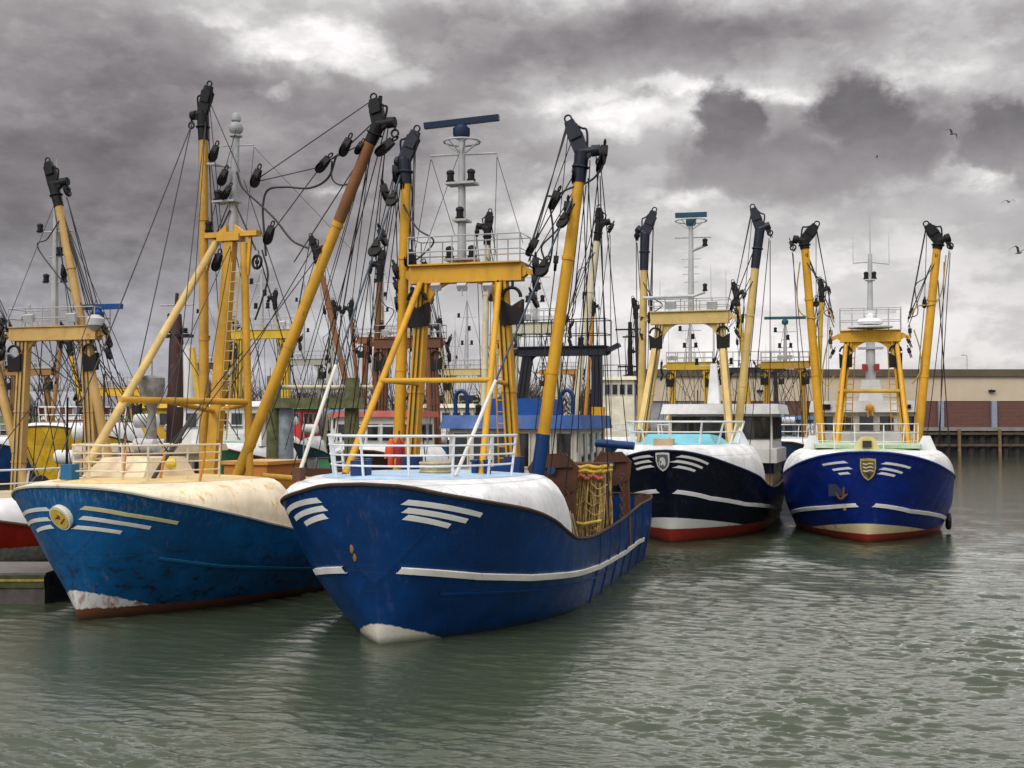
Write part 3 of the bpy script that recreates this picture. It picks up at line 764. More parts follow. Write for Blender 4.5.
def lifebuoy(b, px, py, s, label):
    c = b.P(px, py, s=s); root = None
    m = MB(); m.torus((0, 0, 0), .32, .085, V((0, 1, .1)), 24, 8); o = m.build('lifebuoy', plain('buoy_orange', (.75, .10, .025), .5)); o.location = wpt(b, c); o.rotation_euler.z = -b.th
    tag(o, label, 'lifebuoy'); return o
cj = B.P(391, 462, s=4.48)
for px, cc, lb in ((391, (.66, .09, .03), 'orange-red survival suit hanging limp behind the white bow railing, beside a darker red one'), (399, (.30, .02, .03), 'dark red oilskin hanging limp behind the white bow railing')):
    m = MB(); m.lathe((0, 0, 0), [(.05, 0), (.09, .06), (.085, .25), (.11, .45), (.12, .62), (.06, .74), (.03, .8)], 10); m.tube([(-.1, 0, .62), (-.15, .02, .25)], [.05, .035], 6); m.tube([(.1, 0, .62), (.14, .02, .28)], [.05, .035], 6)
    o = m.build('hanging_suit', plain('suit_cloth', cc, .8)); w = wpt(B, B.P(px, 468, s=4.9)); o.location = (w.x, w.y, w.z); tag(o, lb, 'oilskins'); MB().tube([(0, 0, .8), (0, 0, 1.0)], .02, 6).build('strap', black_m, o)

# ================================================================== A : lighter blue worn trawler
def boat_A():
    b = Boat(on_z(78, 621), 20, L=21, hb=3.6, rake=.72, e_top=3.7, zf=3.42, sheer=[(-.75, 3.41), (-.4, 3.3), (.07, 3.13), (1.13, 2.84), (2.64, 2.46), (3.4, 2.27), (5.2, 1.95), (9, 1.85), (15, 2.1), (21, 2.3)])
    tag(b.root, 'worn teal-blue trawler with yellow oval badge on its bow and rust along the waterline', 'fishing boat', 'fishing trawlers moored in the harbour')
    b.inner = paint((.12, .06, .04), .7, .5, .6); blue = (.003, .080, .235); bm = paint((.01, .12, .26), .5, .2, .3); b.footmat = bm
    yel = paint((.58, .32, .035), .47, .32, .45); tan = paint((.56, .40, .15), .5, .35, .45); rusty = paint((.20, .085, .03), .65, .6, .6)
    b.make_hull(hull_mat(blue, boot=(.17, .055, .025), boot_z=.30, boot_slope=.012, vcol=(.62, .62, .62), v0=.78, vk=.36, rust=.42, worn=1.0, vrust=.9, ragged=.035), railmat=paint((.5, .48, .42), .6, .35, .4), rail_r=.045)
    cream = paint((.72, .60, .40), .5, .38, .3, rcol=(.40, .15, .03))
    b.make_fore(paint((.78, .68, .50), .5, .6, .45, rcol=(.40, .23, .07)), paint((.66, .50, .24), .5, .5, .4, rcol=(.40, .2, .05)), bulkmat=cream)
    lm = paint((.66, .66, .60), .5, .12, .2); ly = paint((.60, .55, .30), .5, .2, .3)
    # badge and side lines
    c = b.hit(62, 517); q = b.hit(62, 517)
    def ring(r0, zc, sc):
        return None
    ov = MB(); bz, bs = c.z, c.y; sd = 1 if c.x >= 0 else -1
    pts = []; nrm = (b.hp(bs + .05, bz, sd) - b.hp(bs - .05, bz, sd)).normalized(); 
    up = (b.hp(b.stem(bz + .2) + (bs - b.stem(bz)), bz + .2, sd) - c).normalized(); out = nrm.cross(up).normalized(); 
    if out.y > 0: out = -out
    nrm = up.cross(out)
    def oval(rx, rz, off, th):
        mm = MB(); mm.plate([c + nrm * (rx * math.cos(a)) + up * (rz * math.sin(a)) + out * off for a in [2 * math.pi * i / 28 for i in range(28)]], out * th); return mm
    d = oval(.31, .34, -.14, .22).build('badge', lm, b.root, False)
    oval(.255, .285, .03, .065).build('badge_face', plain('badge_yellow', (.58, .42, .07), .5), d, False)
    mk = MB(); mk.plate([c + nrm * x + up * z + out * .088 for x, z in ((-.1, .12), (.06, .06), (.08, .1), (.1, 0), (.0, -.02), (-.03, .03))], out * .015); mk.plate([c + nrm * x + up * z + out * .088 for x, z in ((-.12, -.1), (.12, -.16), (.14, -.13), (-.1, -.06))], out * .015); mk.build('badge_mark', plain('badge_mark', (.2, .05, .02), .6), d, False)
    for p, q in (((76, 507.5), (177, 523)), ((76, 517.5), (150, 528)), ((73, 527), (121, 532.5))): b.strip_px([p, ((p[0] + q[0]) / 2, (p[1] + q[1]) / 2 - .6), q], (.085, .075), lm if p[1] > 515 else ly, off=.016)
    for p, q in (((50, 509), (23, 516)), ((50, 519), (28, 525)), ((54, 526.5), (38, 531))): b.strip_px([p, q], (.085, .07), lm)
    b.strip_px([(157, 558), (220, 566), (310, 568.5)], .06, bm, 'knuckle_bar', 14, .03)
    b.railing(paint((.66, .58, .45), .5, .3, .3, rcol=(.4, .14, .03)), inset=.6, h=.95, s_end=3.4, step=1.0, r=.024, lean=.03)
    sp = MB()
    for px, py, qx, qy in ((126, 450, 122, 491), (165, 452, 158, 492), (205, 452, 198, 492)):
        sp.tube([b.P(px, py, s=2.2), b.P(qx, qy, s=2.0)], .035, 6)
    sp.build('stanchion', paint((.55, .2, .03), .6, .4, .3), b.root)
    # tall winch coaming and tan hatch on the foredeck
    MB().hexa([V(p) for p in ((-1.6, 2.0, 3.5), (.4, 2.0, 3.5), (.5, 4.2, 3.5), (-1.7, 4.2, 3.5), (-1.3, 2.5, 4.0), (.2, 2.5, 4.0), (.3, 4.0, 4.0), (-1.4, 4.0, 4.0))]).build('hatch', cream, b.root, False)
    MB().box(b.P(70, 472, s=.7), (.35, .3, .4)).build('bollard', bm, b.root, False)
    p = b.P(261, 511, s=4.2); MB().ell((3.02, 3.7, 2.62), (.14, .34, .13), 12, 8).build('vent_opening', plain('vent_black', (.01, .01, .01), .8), b.root)
    s = 7.5
    # main mast: twin yellow posts, struts and bracing frame
    g = MB(); l1 = b.P(231, 242, s=s); l1b = b.P(214, 450, s=s); dd = (l1 - l1b).normalized()
    g.beam(l1b - dd * 2.9, l1, .38, .38, .30, .30)
    go = g.build('tripod_mast', yel, b.root, True, 30)
    def low(p, q, z=1.0): d_ = (V(p) - V(q)).normalized(); return V(p) + d_ * ((z - p.z) / d_.z)
    a, c2 = b.P(244, 243, s=s), b.P(250, 488, s=s); MB().tube([a, low(c2, a, 1.0)], .12, 12).build('post', yel, go)
    MB().box(b.P(251, 497, s=s), (.42, .42, 1.0)).build('post_foot', bm, go, False)
    bw = b.P(88, 452, s=1.5); a2 = b.P(216, 243, s=s); MB().tube([a2, bw - V((0, 0, .3))], .12, 12).build('strut', tan, go)
    # head casting with arms
    hd = MB(); c = b.P(231, 238, s=s); hd.box(c, (.8, .42, .22)); hd.beam(c + V((-.9, 0, .1)), c + V((1.0, 0, .1)), .16, .3, ax=V((0, 0, 1)))
    for sx in (-1, 1): hd.plate([c + V((sx * .15, -.06, .15)), c + V((sx * .55, -.06, .13)), c + V((sx * .15, -.06, .42))], (0, .12, 0))
    hd.beam(c + V((-.6, 0, 0)), c + V((-.95, 0, -1.1)), .12, .12); hd.beam(c + V((.7, 0, 0)), c + V((.62, 0, -1.2)), .1, .1)
    hd.build('mast_head', yel, go, False)
    # horizontal frame
    f = .0
    def along(a_, b_, z): t = (z - a_.z) / (b_.z - a_.z); return V(a_).lerp(V(b_), t)
    zf_ = b.P(247, 402, s=s).z; pA = along(a2, bw, zf_); pB = b.P(248, 402, s=s)
    MB().tube([pA, pB], .1, 10).build('crossbar', yel, go)
    MB().tube([pA.lerp(pB, .35) + V((0, 0, -.02)), V((b.P(215, 413, s=s).x, s - .1, zf_ - .28))], .08, 10).build('crossbar', yel, go)
    MB().tube([V((b.P(215, 413, s=s).x, s - .1, zf_ - .28)), pB + V((0, 0, -.05))], .08, 10).build('crossbar', yel, go)
    b.ladder(b.P(222, 440, s=s - .3), b.P(236, 262, s=s - .3), tan, go, .3)
    # booms
    lb = b.boom(s, (204, 446), (203.5, 140), (202.5, 114), (209, 86), (191.5, 116), .15, paint((.52, .29, .045), .5, .45, .45), black_m, gantry_end=None)
    rb = b.boom(s, (243, 462), (370, 143), (379, 124), (374, 99), (395, 122), .17, yel, black_m, gantry_end=None)
    MB().tube([rb['BT'] + rb['d'] * .02, rb['BT'].lerp(rb['low'], .19)], .178, 14).build('boom_rust_sleeve', rusty, b.root)
    MB().tube([rb['low'], rb['low'] + rb['d'] * 2.1], .21, 14).build('boom_foot', bm, b.root)
    MB().tube([b.P(379, 121, s=s), b.P(380.5, 96, s=s)], .06, 6).build('head_spur', black_m, b.root)
    # grey topmast with lights and dome
    m = MB(); m0 = b.P(233, 232, s=s + .2); m1 = b.P(236, 138, s=s + .2); m.tube([m0, m1], [.17, .11], 12)
    mo = m.build('topmast', grey_m, b.root)
    d = MB(); c = m1; d.lathe(c, [(.1, 0), (.2, .04), (.2, .09), (.1, .12), (.2, .19), (.24, .32), (.2, .44), (.1, .5), (.15, .55), (.16, .68), (.1, .78), (.03, .8)], 14); so = d.build('searchlight', grey_m, mo)
    c = b.P(227, 202, s=s + .1); MB().box(c, (.8, .5, .06)).build('light_platform', grey_m, mo, False); b.lamp(c + V((-.25, -.1, .03)), mo, .16)
    xb = b.P(223, 146, s=s + .2), b.P(254, 145, s=s + .2); b.bar('crossbar', grey_m, xb, .025, mo, 6); b.bar('crossbar', grey_m, [b.P(207, 164, s=s), b.P(233, 167, s=s + .2)], .05, mo, 8)
    b.lamp(b.P(209, 232, s=s), mo, .14)
    # rigging
    W = lambda p, q, r=.018, sag=0, s0=s, s1=s: b.wire(b.P(*p, s=s0), b.P(*q, s=s1), r, sag)
    W((374, 99), (256, 180)); W((378, 118), (344, 150), .022); W((344, 150), (320, 167), .022); W((370, 140), (318, 166)); W((320, 167), (255, 182), .018)
    W((366, 150), (294, 262), .02); W((322, 165), (266, 240)); W((386, 125), (290, 480), .018, 0, s, s + 3); W((374, 140), (305, 470), .018, 0, s, s + 2); W((388, 128), (345, 470), .018, 0, s, s + 4); W((382, 155), (330, 470), .016, 0, s, s + 5); W((384, 160), (360, 470), .016, 0, s, s + 7)
    W((193, 121), (62, 452), .02, 0, s, s - 6); W((192, 123), (120, 455), .018, 0, s, s - 4)
    W((208, 88), (222, 235), .014); W((208, 90), (212, 240), .014); W((209, 100), (240, 172), .016); W((205, 140), (206, 250), .02); W((199, 140), (200, 300), .014)
    W((236, 130), (195, 280), .012); W((254, 147), (352, 250), .008); W((254, 147), (246, 230), .008)
    W((244, 180), (305, 362), .016); W((228, 205), (214, 240), .02); W((236, 205), (256, 250), .03); W((230, 210), (205, 262), .03)
    W((222, 250), (238, 440), .012, 0, s, s + 1); W((258, 250), (300, 400), .018, 0, s, s + 3); W((312, 250), (200, 440), .016, 0, s, s)
    W((244, 350), (150, 470), .02, 0, s, s - 3); W((330, 240), (160, 470), .016, 0, s, s - 3); W((170, 330), (240, 440), .018, 0, s + 2, s + 2); W((96, 300), (30, 480), .016, 0, s + 2, s - 4)
    for p, z in (((255, 181), 1.0), ((344, 150), 1.0), ((321, 167), 1.0), ((382, 150), 1.15), ((268, 238), 1.0), ((213, 156), .9), ((222, 180), .9), ((225, 195), .8), ((216, 265), .95), ((358, 150), .7)): pulley(b.root, b.P(*p, s=s - .15), z, V((random.uniform(-1, 1), 0, .6)))
    for (qx, qy), s1 in (((262, 440), 10), ((285, 450), 12), ((322, 440), 16), ((300, 380), 14), ((338, 420), 18), ((316, 470), 9)): W((372, 135), (qx, qy), .014, 0, s, s1)
    for (qx, qy), s1 in (((186, 420), 4), ((170, 448), 3), ((226, 430), 10), ((240, 420), 14)): W((206, 118), (qx, qy), .014, 0, s, s1)
    for (qx, qy), s1 in (((140, 447), 3), ((196, 445), 5), ((276, 440), 11)): W((233, 240), (qx, qy), .014, 0, s, s1)
    H = lambda pts, r=.03, ss=s: b.hose([b.P(*p, s=ss) for p in pts], r)
    H([(336, 157), (328, 178), (310, 188), (285, 187), (268, 190), (263, 206), (264, 230), (266, 256)], .034)
    H([(332, 161), (332, 178), (341, 185), (354, 180), (359, 160)], .028)
    H([(237, 172), (243, 188), (262, 206), (276, 220), (292, 240), (308, 248)], .038)
    H([(262, 250), (268, 275), (262, 300), (255, 320)], .03)
    ri = MB(); ri.torus(b.P(257, 262, s=s - .2), .2, .045, V((.3, 1, 0)), 16, 6); ri.torus(b.P(257, 262, s=s - .2), .05, .04, V((.3, 1, 0)), 10, 6); ri.tube([b.P(257, 256, s=s - .2), b.P(257, 268, s=s - .2)], .03, 6); ri.build('sheave_wheel', block_m, b.root)
    # towing pennant over the bow
    MB().tube(spline([b.P(192, 416, s=4.5), b.P(178, 440, s=3.2), b.P(163, 462, s=2.4), b.P(148, 488, s=1.6)]), .06, 8).build('tow_pennant', plain('pennant', (.03, .028, .03), .8), b.root)
    MB().ell(b.P(146, 488, s=1.6), (.2, .16, .14), 10, 6).build('pennant_hook', bm, b.root)
    # low orange deckhouse and deck pipe rail
    om = paint((.50, .19, .03), .55, .2, .3); w = b.P(248, 446, s=11)
    k = MB(); k.box((w.x - .1, 12.2, 2.25), (1.7, 2.4, 2.5)); dh = k.build('deckhouse', om, b.root, False); MB().box((w.x - .1, 12.2, 3.56), (1.9, 2.6, .12)).build('roof', paint((.55, .26, .06), .5, .3, .3), dh, False)
    MB().box((w.x - .1, 10.98, 2.7), (.4, .06, .5)).build('window', glassm(), dh, False)
    wn = MB(); wn.tube([(.2, 9.4, 1.75), (2.4, 9.4, 1.75)], .45, 16)
    for x in (.1, .9, 1.7, 2.5): wn.lathe(V((x - .05, 9.4, 1.75)), [(.7, 0), (.7, .1)], 18, V((1, 0, 0)))
    wn.build('winch', rustplate_m, b.root)
    fr = MB()
    for x in (.6, 2.6): fr.beam((x, 10.6, 1.0), (x, 10.6, 3.3), .25, .25)
    fr.beam((.5, 10.6, 3.3), (2.7, 10.6, 3.3), .28, .28, ax=V((0, 0, 1))); fr.build('trawl_gallows', rustplate_m, b.root, False)
    MB().tube([b.P(262, 476, s=8), b.P(312, 480, s=9)], .1, 10).build('deck_pipe', yel, b.root)
    return b
A = boat_A()
# fish crates beside the whaleback, grey hanging bag
def crate(b, p, col, label, group='fish crates stacked on the teal-blue trawler'):
    m = MB(); m.box((0, 0, .02), (.74, .44, .04))
    for y in (-.21, .21):
        for z in (.08, .17, .26): m.box((0, y, z), (.74, .025, .055))
    for x in (-.36, .36):
        for z in (.08, .17, .26): m.box((x, 0, z), (.025, .40, .055))
        for y in (-.2, .2): m.box((x, y, .15), (.04, .04, .26))
    o = m.build('fish_crate', plain('crate_plastic', col, .5), None, False); o.location = wpt(b, V(p)); o.rotation_euler.z = -b.th + random.uniform(-.06, .06); tag(o, label, 'crate', group); return o
pc = A.P(274, 506, s=7.9)
lv = ['bottom', 'second from bottom', 'third from bottom', 'top']
for k in range(5):
    pos = ['lowest', 'second lowest', 'middle', 'second highest', 'topmost'][k]
    crate(A, (pc.x - .35, 7.9, 1.05 + k * .3), (.72, .13, .02), '%s orange fish crate of the orange stack beside the yellow crates' % pos)
    crate(A, (pc.x + .45, 8.2, 1.05 + k * .3), (.74, .42, .03), '%s yellow fish crate of the yellow stack beside the front trawler' % pos)
cb = A.P(152, 378, s=4.2); m = MB(); m.lathe((0, 0, 0), [(.16, -1.75), (.13, -1.2), (.1, -.95), (.16, -.8), (.3, -.55), (.37, -.25), (.36, 0), (.28, .06), (.05, .08)], 16); o = m.build('canvas_bag', plain('bag_grey', (.20, .20, .20), .7, var=.4), None)
o.location = wpt(A, cb); tag(o, 'grey tapered canvas bundle hanging under the diagonal yellow strut of the teal-blue trawler', 'canvas bag')
MB().tube([(0, 0, .06), (0, 0, .6)], .02, 6).build('hanging_rope', rope_m, o)
m = MB(); m.tube([(-.45, 0, .12), (.45, .1, .12)], .12, 10); m.tube([(-.45, 0, .02), (.45, .1, .02)], .05, 6); o = m.build('fender', plain('yellow_float', (.7, .55, .04), .5)); o.location = wpt(A, A.P(158, 467, s=3.0)) ; tag(o, 'small yellow fender lying on the foredeck behind the rusty railing', 'fender')

# ================================================================== C : navy trawler
def boat_C():
    b = Boat(on_z(670, 543), 18, L=18, hb=3.4, zf=4.02, rake=.85, sheer=[(-.9, 3.84), (-.5, 3.6), (.5, 3.22), (1.8, 2.9), (3.2, 2.61), (5, 2.2), (9, 1.9), (15, 2.1), (20, 2.3)])
    tag(b.root, 'dark navy trawler with red waterline, white wheelhouse and cream gantry, moored behind the front trawler', 'fishing boat', 'fishing trawlers moored in the harbour')
    b.inner = paint((.3, .3, .3), .6, .4, .5); navy = (.0022, .0045, .016); bm = paint((.004, .01, .04), .4, .1, .2); b.footmat = bm
    tan = paint((.58, .41, .15), .45, .2, .35)
    b.make_hull(hull_mat(navy, boot=(.34, .022, .014), boot_z=.58, boot_slope=.012, vcol=(.7, .7, .69), v0=1.05, vk=.14, rust=.06, vrust=.25, ragged=.004), railmat=bm, rail_r=.05)
    tq = paint((.16, .48, .56), .45, .1, .2)
    b.make_fore(hull_mat((.74, .75, .76), rust=.1, rough=.36), tq)
    wm = paint((.8, .8, .8), .4, .03, .12)
    for p, q in (((672, 456), (708, 464)), ((672, 461), (701, 468)), ((672, 466.5), (694, 471))): b.strip_px([p, q], (.085, .075), wm)
    for p, q in (((654, 456), (634, 459)), ((654, 461), (636, 464)), ((655, 466), (637, 469.5))): b.strip_px([p, q], (.085, .075), wm)
    b.strip_px([(674, 491.5), (710, 498), (745, 504), (786, 510)], .14, wm, 'rubbing_strake', 14, .05); b.strip_px([(660, 491), (629, 497)], .14, wm, 'rubbing_strake', 12, .05)
    shield(b, (663, 461.5), .28, .36, (.7, .7, .68), (.10, .11, .13), False)
    b.railing(paint((.74, .78, .8), .4, .03, .1), inset=.15, h=.95, s_end=4.0, step=1.15, r=.035, rails=(.55,), lean=.3)
    MB().hexa([V(p) for p in ((-1.5, 1.0, 4.0), (1.7, 1.0, 4.0), (2.0, 3.4, 4.0), (-1.8, 3.4, 4.0), (-1.2, 1.6, 4.45), (1.4, 1.6, 4.45), (1.6, 3.2, 4.35), (-1.4, 3.2, 4.35))]).build('hatch', tq, b.root, False)
    MB().box(b.P(664, 444, s=.0), (.8, .5, .45)).build('fairlead_box', paint((.5, .38, .24), .6, .3, .4), b.root, False)
    fin = MB(); fin.plate([V(p) for p in ((2.0, 4.0, 4.0), (2.9, 4.0, 3.7), (2.35, 4.0, 4.75))], (0, .12, 0)); fin.build('boom_bracket', white_m, b.root, False)
    go, X0, X1 = b.gantry(6, [((660, 316), (645, 424)), ((721, 316), (729, 424))], (651, 729, 317), tan, w=.34, arch=.9, railh=.55, rail=True)
    a = b.P(657, 335, s=6); MB().beam(V((a.x - .1, 5.9, a.z - .6)), b.P(640, 424, s=3.6) - V((0, 0, .3)), .22, .22).build('strut', tan, go, False)
    a = b.P(723, 335, s=6); MB().beam(V((a.x, 5.9, a.z - .6)), b.P(731, 440, s=4.0) - V((0, 0, .3)), .22, .22).build('strut', tan, go, False)
    hm = paint((.008, .011, .026), .4, .06, .2)
    e0, e1 = b.P(651, 312, s=6), b.P(730, 312, s=6)
    l = b.boom(6, (641, 428), (644, 270), (645, 234), (654, 211), (637, 228), .18, tan, hm, gantry_end=e0, rr=.02); r = b.boom(6, (738, 428), (755, 268), (760, 229), (753, 208), (770, 225), .18, tan, hm, gantry_end=e1, rr=.02)
    m = MB(); m0 = b.P(691, 308, s=6.2); m1 = b.P(691, 222, s=6.2); m.tube([m0 - V((0, 0, .4)), m1], [.15, .1], 10)
    for py, w in ((259, .55), (267, .4), (274, .5), (282, .4)): c = b.P(691, py, s=6.2); m.tube([c - V((w * .8, 0, 0)), c + V((w * .8, 0, 0))], .02, 5)
    c = b.P(691, 222, s=6.2); m.torus(c + V((0, 0, .05)), .72, .035, V((0, 0, 1)), 24, 6)
    for a in range(6): m.tube([c - V((0, 0, .4)), c + V((.72 * math.cos(a * 1.05), .72 * math.sin(a * 1.05), .05))], .02, 5)
    mo = m.build('mast', galv_m, b.root)
    b.bar('crossbar', grey_m, [b.P(675, 238, s=6.2), b.P(711, 237, s=6.2)], .035, mo, 6); b.lamp(b.P(705, 246, s=6.2), mo, .14); b.bar('light_arm', grey_m, [b.P(692, 251, s=6.2), b.P(706, 245, s=6.2)], .07, mo, 6)
    b.radar(b.P(691, 215, s=6.2), 1.45, mo, paint((.02, .07, .12), .4, 0, .1), .1, 0.0, .22)
    b.bar('boat_hook_pole', galv_m, [b.P(643, 298, s=5.6), b.P(693, 296, s=5.6), b.P(705, 292, s=5.6)], .07, mo, 8); b.lamp(b.P(705, 291, s=5.6), mo, .12)
    for px in (660, 711, 726): b.whip(b.P(px, 308, s=6.4), random.uniform(1.2, 2.2), mo, .012)
    for px in (671, 712): b.flood(b.P(px, 305, s=5.7), go, sz=.35)
    cream = paint((.66, .66, .65), .45, .12, .25)
    w = b.wheelhouse(2.6, (11.6, 16.4), 2.95, 5.35, (4.1, 5.2), (cream, white_m, paint((.04, .04, .04), .5)), 6, 4, .25, .35, .5, center=.4, gap=.95)
    MB().box((3.0, 12.6, 5.62), (.05, .5, .25)).build('roof_light', black_m, w, False)
    MB().box((.6, 14.0, 1.65), (4.7, 4.6, 1.5)).build('deckhouse', paint((.42, .30, .16), .6, .3, .4), b.root, False); MB().box((.6, 14.0, 2.68), (4.9, 4.8, .55)).build('deckhouse_band', bm, b.root, False); MB().box((.5, 12.9, 3.3), (5.6, 5.0, .68)).build('bridge_bulwark', cream, b.root, False)
    t = MB(); c = b.P(714, 392, s=14); t.beam((c.x, 14, 5.9), (c.x, 14, 8.0), .62, .55, .3, .3); tw = t.build('mast_tower', white_m, w, False)
    b.bar('crossbar', galv_m, [(c.x - .9, 14, 7.9), (c.x + .9, 14, 7.9)], .03, tw, 6); b.bar('antenna_pole', galv_m, [(c.x, 14, 8.3), (c.x, 14, 9.8)], .05, tw, 6)
    for x in (-.9, 0, .9): b.lamp((c.x + x, 14, 7.95), tw, .11)
    MB().lathe((2.2, 16.6, 2.9), [(.2, 0), (.75, .1), (.8, .5), (.75, .9), (.2, 1.0)], 16, V((1, 0, 0))).build('net_drum', plain('drum_blue', (.01, .03, .16), .7), b.root)
    return b
def shield(b, px, w, h, rim, face, striped=True):
    c = b.hit(*px); sd = 1 if c.x >= 0 else -1
    tng = (b.hp(c.y + .05, c.z, sd) - b.hp(c.y - .05, c.z, sd)).normalized()
    up = (b.hp(b.stem(c.z + .2) + (c.y - b.stem(c.z)), c.z + .2, sd) - c).normalized(); out = tng.cross(up).normalized()
    if out.y > 0: out = -out
    if abs(c.x) < .5: out = V((c.x * .5, -1, -.22)).normalized(); up = V((0, 0, 1)) - out * out.z; up.normalize(); c = c + out * .03
    tng = up.cross(out).normalized()
    def sh(k, off, th):
        o = [(-1, 1), (0, 1.08), (1, 1), (1, .1), (.8, -.5), (.4, -.9), (0, -1.1), (-.4, -.9), (-.8, -.5), (-1, .1)]
        mm = MB(); mm.plate([c + tng * (x * w * k) + up * (z * h * k) + out * off for x, z in o], out * th); return mm
    e = sh(1, -.25, .29).build('crest', plain('crest_rim', rim, .5), b.root, False)
    sh(.82, .0, .05).build('crest_face', plain('crest_face', face, .5), e, False)
    mk = MB()
    if striped:
        for k, z in enumerate((.55, .2, -.15)): mk.plate([c + tng * (x * w * .66) + up * ((z + dz) * h) + out * .048 for x, dz in ((-1, .09), (-.3, .02), (.3, .14), (1, .06), (1, -.06), (.3, .02), (-.3, -.1), (-1, -.03))], out * .015)
        m2 = MB(); m2.plate([c + tng * (x * w * .5) + up * (z * h) + out * .048 for x, z in ((-.6, -.35), (.8, -.4), (.3, -.85), (.0, -.6))], out * .015); m2.build('crest_figure', plain('crest_dark', (.03, .025, .015), .5), e, False)
        mk.build('crest_bands', plain('crest_band', (.62, .58, .45), .5), e, False)
    else:
        for P in (((-.45, .55), (.1, .7), (.5, .45), (.55, -.3), (.25, -.65), (.1, -.2), (-.15, -.55), (-.4, -.3), (-.1, .05), (-.5, .2)), ((-.7, .1), (-.55, .15), (-.5, -.5), (-.62, -.55))):
            mk.plate([c + tng * (x * w * .8) + up * (z * h * .8) + out * .048 for x, z in P], out * .015)
        mk.build('crest_figure', plain('crest_white', (.7, .7, .68), .5), e, False)
C_ = boat_C()

# ================================================================== D : right blue trawler
def boat_D():
    b = Boat(on_z(868, 543), 16.3, L=21, hb=3.65, zf=3.78, e_top=3.9, rake=.9, sheer=[(-.9, 3.75), (-.6, 3.6), (.2, 3.32), (1.7, 2.92), (3.5, 2.6), (6, 2.25), (11, 2.0), (21, 2.3)])
    tag(b.root, 'royal blue trawler seen bow-on with a cream striped shield, white wing stripes and yellow gantry', 'fishing boat', 'fishing trawlers moored in the harbour')
    b.inner = paint((.4, .4, .4), .6, .4, .5); blue = (.002, .018, .18); bm = paint(blue, .4, .1, .2); b.footmat = bm
    yel = paint((.62, .32, .02), .42, .15, .35)
    b.make_hull(hull_mat(blue, boot=(.32, .025, .014), boot_z=.36, boot_slope=.01, vcol=(.62, .52, .30), v0=.80, vk=.14, rust=.06, vrust=.3, ragged=.004), railmat=bm, rail_r=.05)
    grn = paint((.42, .55, .38), .5, .15, .25)
    b.make_fore(hull_mat((.74, .75, .74), rust=.1, rough=.36), grn)
    wm = paint((.8, .8, .8), .4, .03, .12)
    for a, c in (((851, 462), (824, 465)), ((852, 468), (833, 470)), ((853, 473), (841, 474))): b.strip_px([a, c], (.08, .07), wm)
    for a, c in (((882, 463), (910, 468)), ((881, 468.5), (902, 473)), ((879, 473), (893, 476))): b.strip_px([a, c], (.08, .07), wm)
    b.strip_px([(859, 505), (830, 507), (792, 512)], .13, wm, 'rubbing_strake', 12, .05); b.strip_px([(873, 505), (910, 511), (949, 518)], .13, wm, 'rubbing_strake', 12, .05)
    shield(b, (868, 469), .31, .42, (.42, .32, .10), (.12, .09, .03), True)
    b.railing(paint((.76, .80, .76), .4, .03, .1), inset=.55, h=1.1, s_end=3.7, step=1.25, r=.02, lean=.05, rails=(.33, .66))
    co_ = MB(); co_.hexa([V(p) for p in ((-2.1, 1.0, 3.86), (2.1, 1.0, 3.86), (2.3, 3.8, 3.86), (-2.3, 3.8, 3.86), (-2.1, 1.0, 4.0), (2.1, 1.0, 4.0), (2.3, 3.8, 4.05), (-2.3, 3.8, 4.05))]); co_.build('hatch', grn, b.root, False)
    fl = MB(); c = b.P(867, 446, s=.1); fl.plate([c + V((x, 0, z)) for x, z in ((-.55, -.3), (.55, -.3), (.35, .25), (.2, .38), (-.2, .38), (-.35, .25))], (0, .35, 0)); f = fl.build('fairlead', paint((.62, .52, .22), .5, .3, .3), b.root, False)
    MB().box(c + V((0, .05, .08)), (.36, .35, .28)).build('fairlead_opening', plain('dark_opening', (.02, .015, .01), .7), f, False)
    for px, sg in ((811, -1), (928, 1)):
        c = b.P(px, 453, s=2.6); c.z = 3.75; k = MB(); k.plate([c + V((x * sg, 0, z)) for x, z in ((-.5, -.9), (.55, -1.1), (.4, -.1), (.1, .62), (-.2, .62), (-.4, .2))], (0, .14, 0)); k.build('boom_bracket', white_m, b.root, False)
    q = b.hit(845, 508); MB().ell(q, (.09, .05, .12)).build('rust_scab', paint((.40, .20, .05), .8, .6, .4), b.root)
    # anchor pocket
    c = b.hit(838, 490); a = MB(); a.box(c + V((0, -.02, 0)), (.75, .16, .5)); pk = a.build('anchor_pocket', plain('pocket', (.003, .006, .04), .5), b.root, False)
    a = MB(); a.tube([c + V((.25, -.16, .22)), c + V((.2, -.2, -.35))], .05, 6); a.tube(spline([c + V((-.1, -.2, -.1)), c + V((.1, -.22, -.35)), c + V((.38, -.2, -.15))]), .05, 6); a.build('anchor', rustplate_m, pk)
    go, X0, X1 = b.gantry(6, [((848, 333), (836, 444)), ((895, 333), (907, 444))], (840, 901, 336), yel, w=.36, arch=.85, railh=1.0, depth=.5, rr=.018)
    for p, q, ss in (((846, 345), (836, 446), 4.6), ((897, 345), (909, 446), 4.6)): MB().tube([b.P(*p, s=5.8), b.P(*q, s=3.6) - V((0, 0, .2))], .1, 10).build('strut', yel, go)
    MB().tube([b.P(838, 391, s=5.6), b.P(903, 391, s=5.6)], .09, 10).build('crossbar', yel, go)
    for px, qx in ((852, 848), (891, 895)): b.ladder(b.P(qx, 430, s=6.6), b.P(px, 345, s=6.6), yel, go, .3)
    e0, e1 = b.P(834, 320, s=6), b.P(908, 320, s=6)
    l = b.boom(6, (821, 440), (805, 249), (804, 241), (816, 225), (793, 239), .2, yel, black_m, gantry_end=e0, rr=.02); r = b.boom(6, (917, 446), (937, 249), (939, 241), (927, 225), (950, 237), .2, yel, black_m, gantry_end=e1, rr=.02)
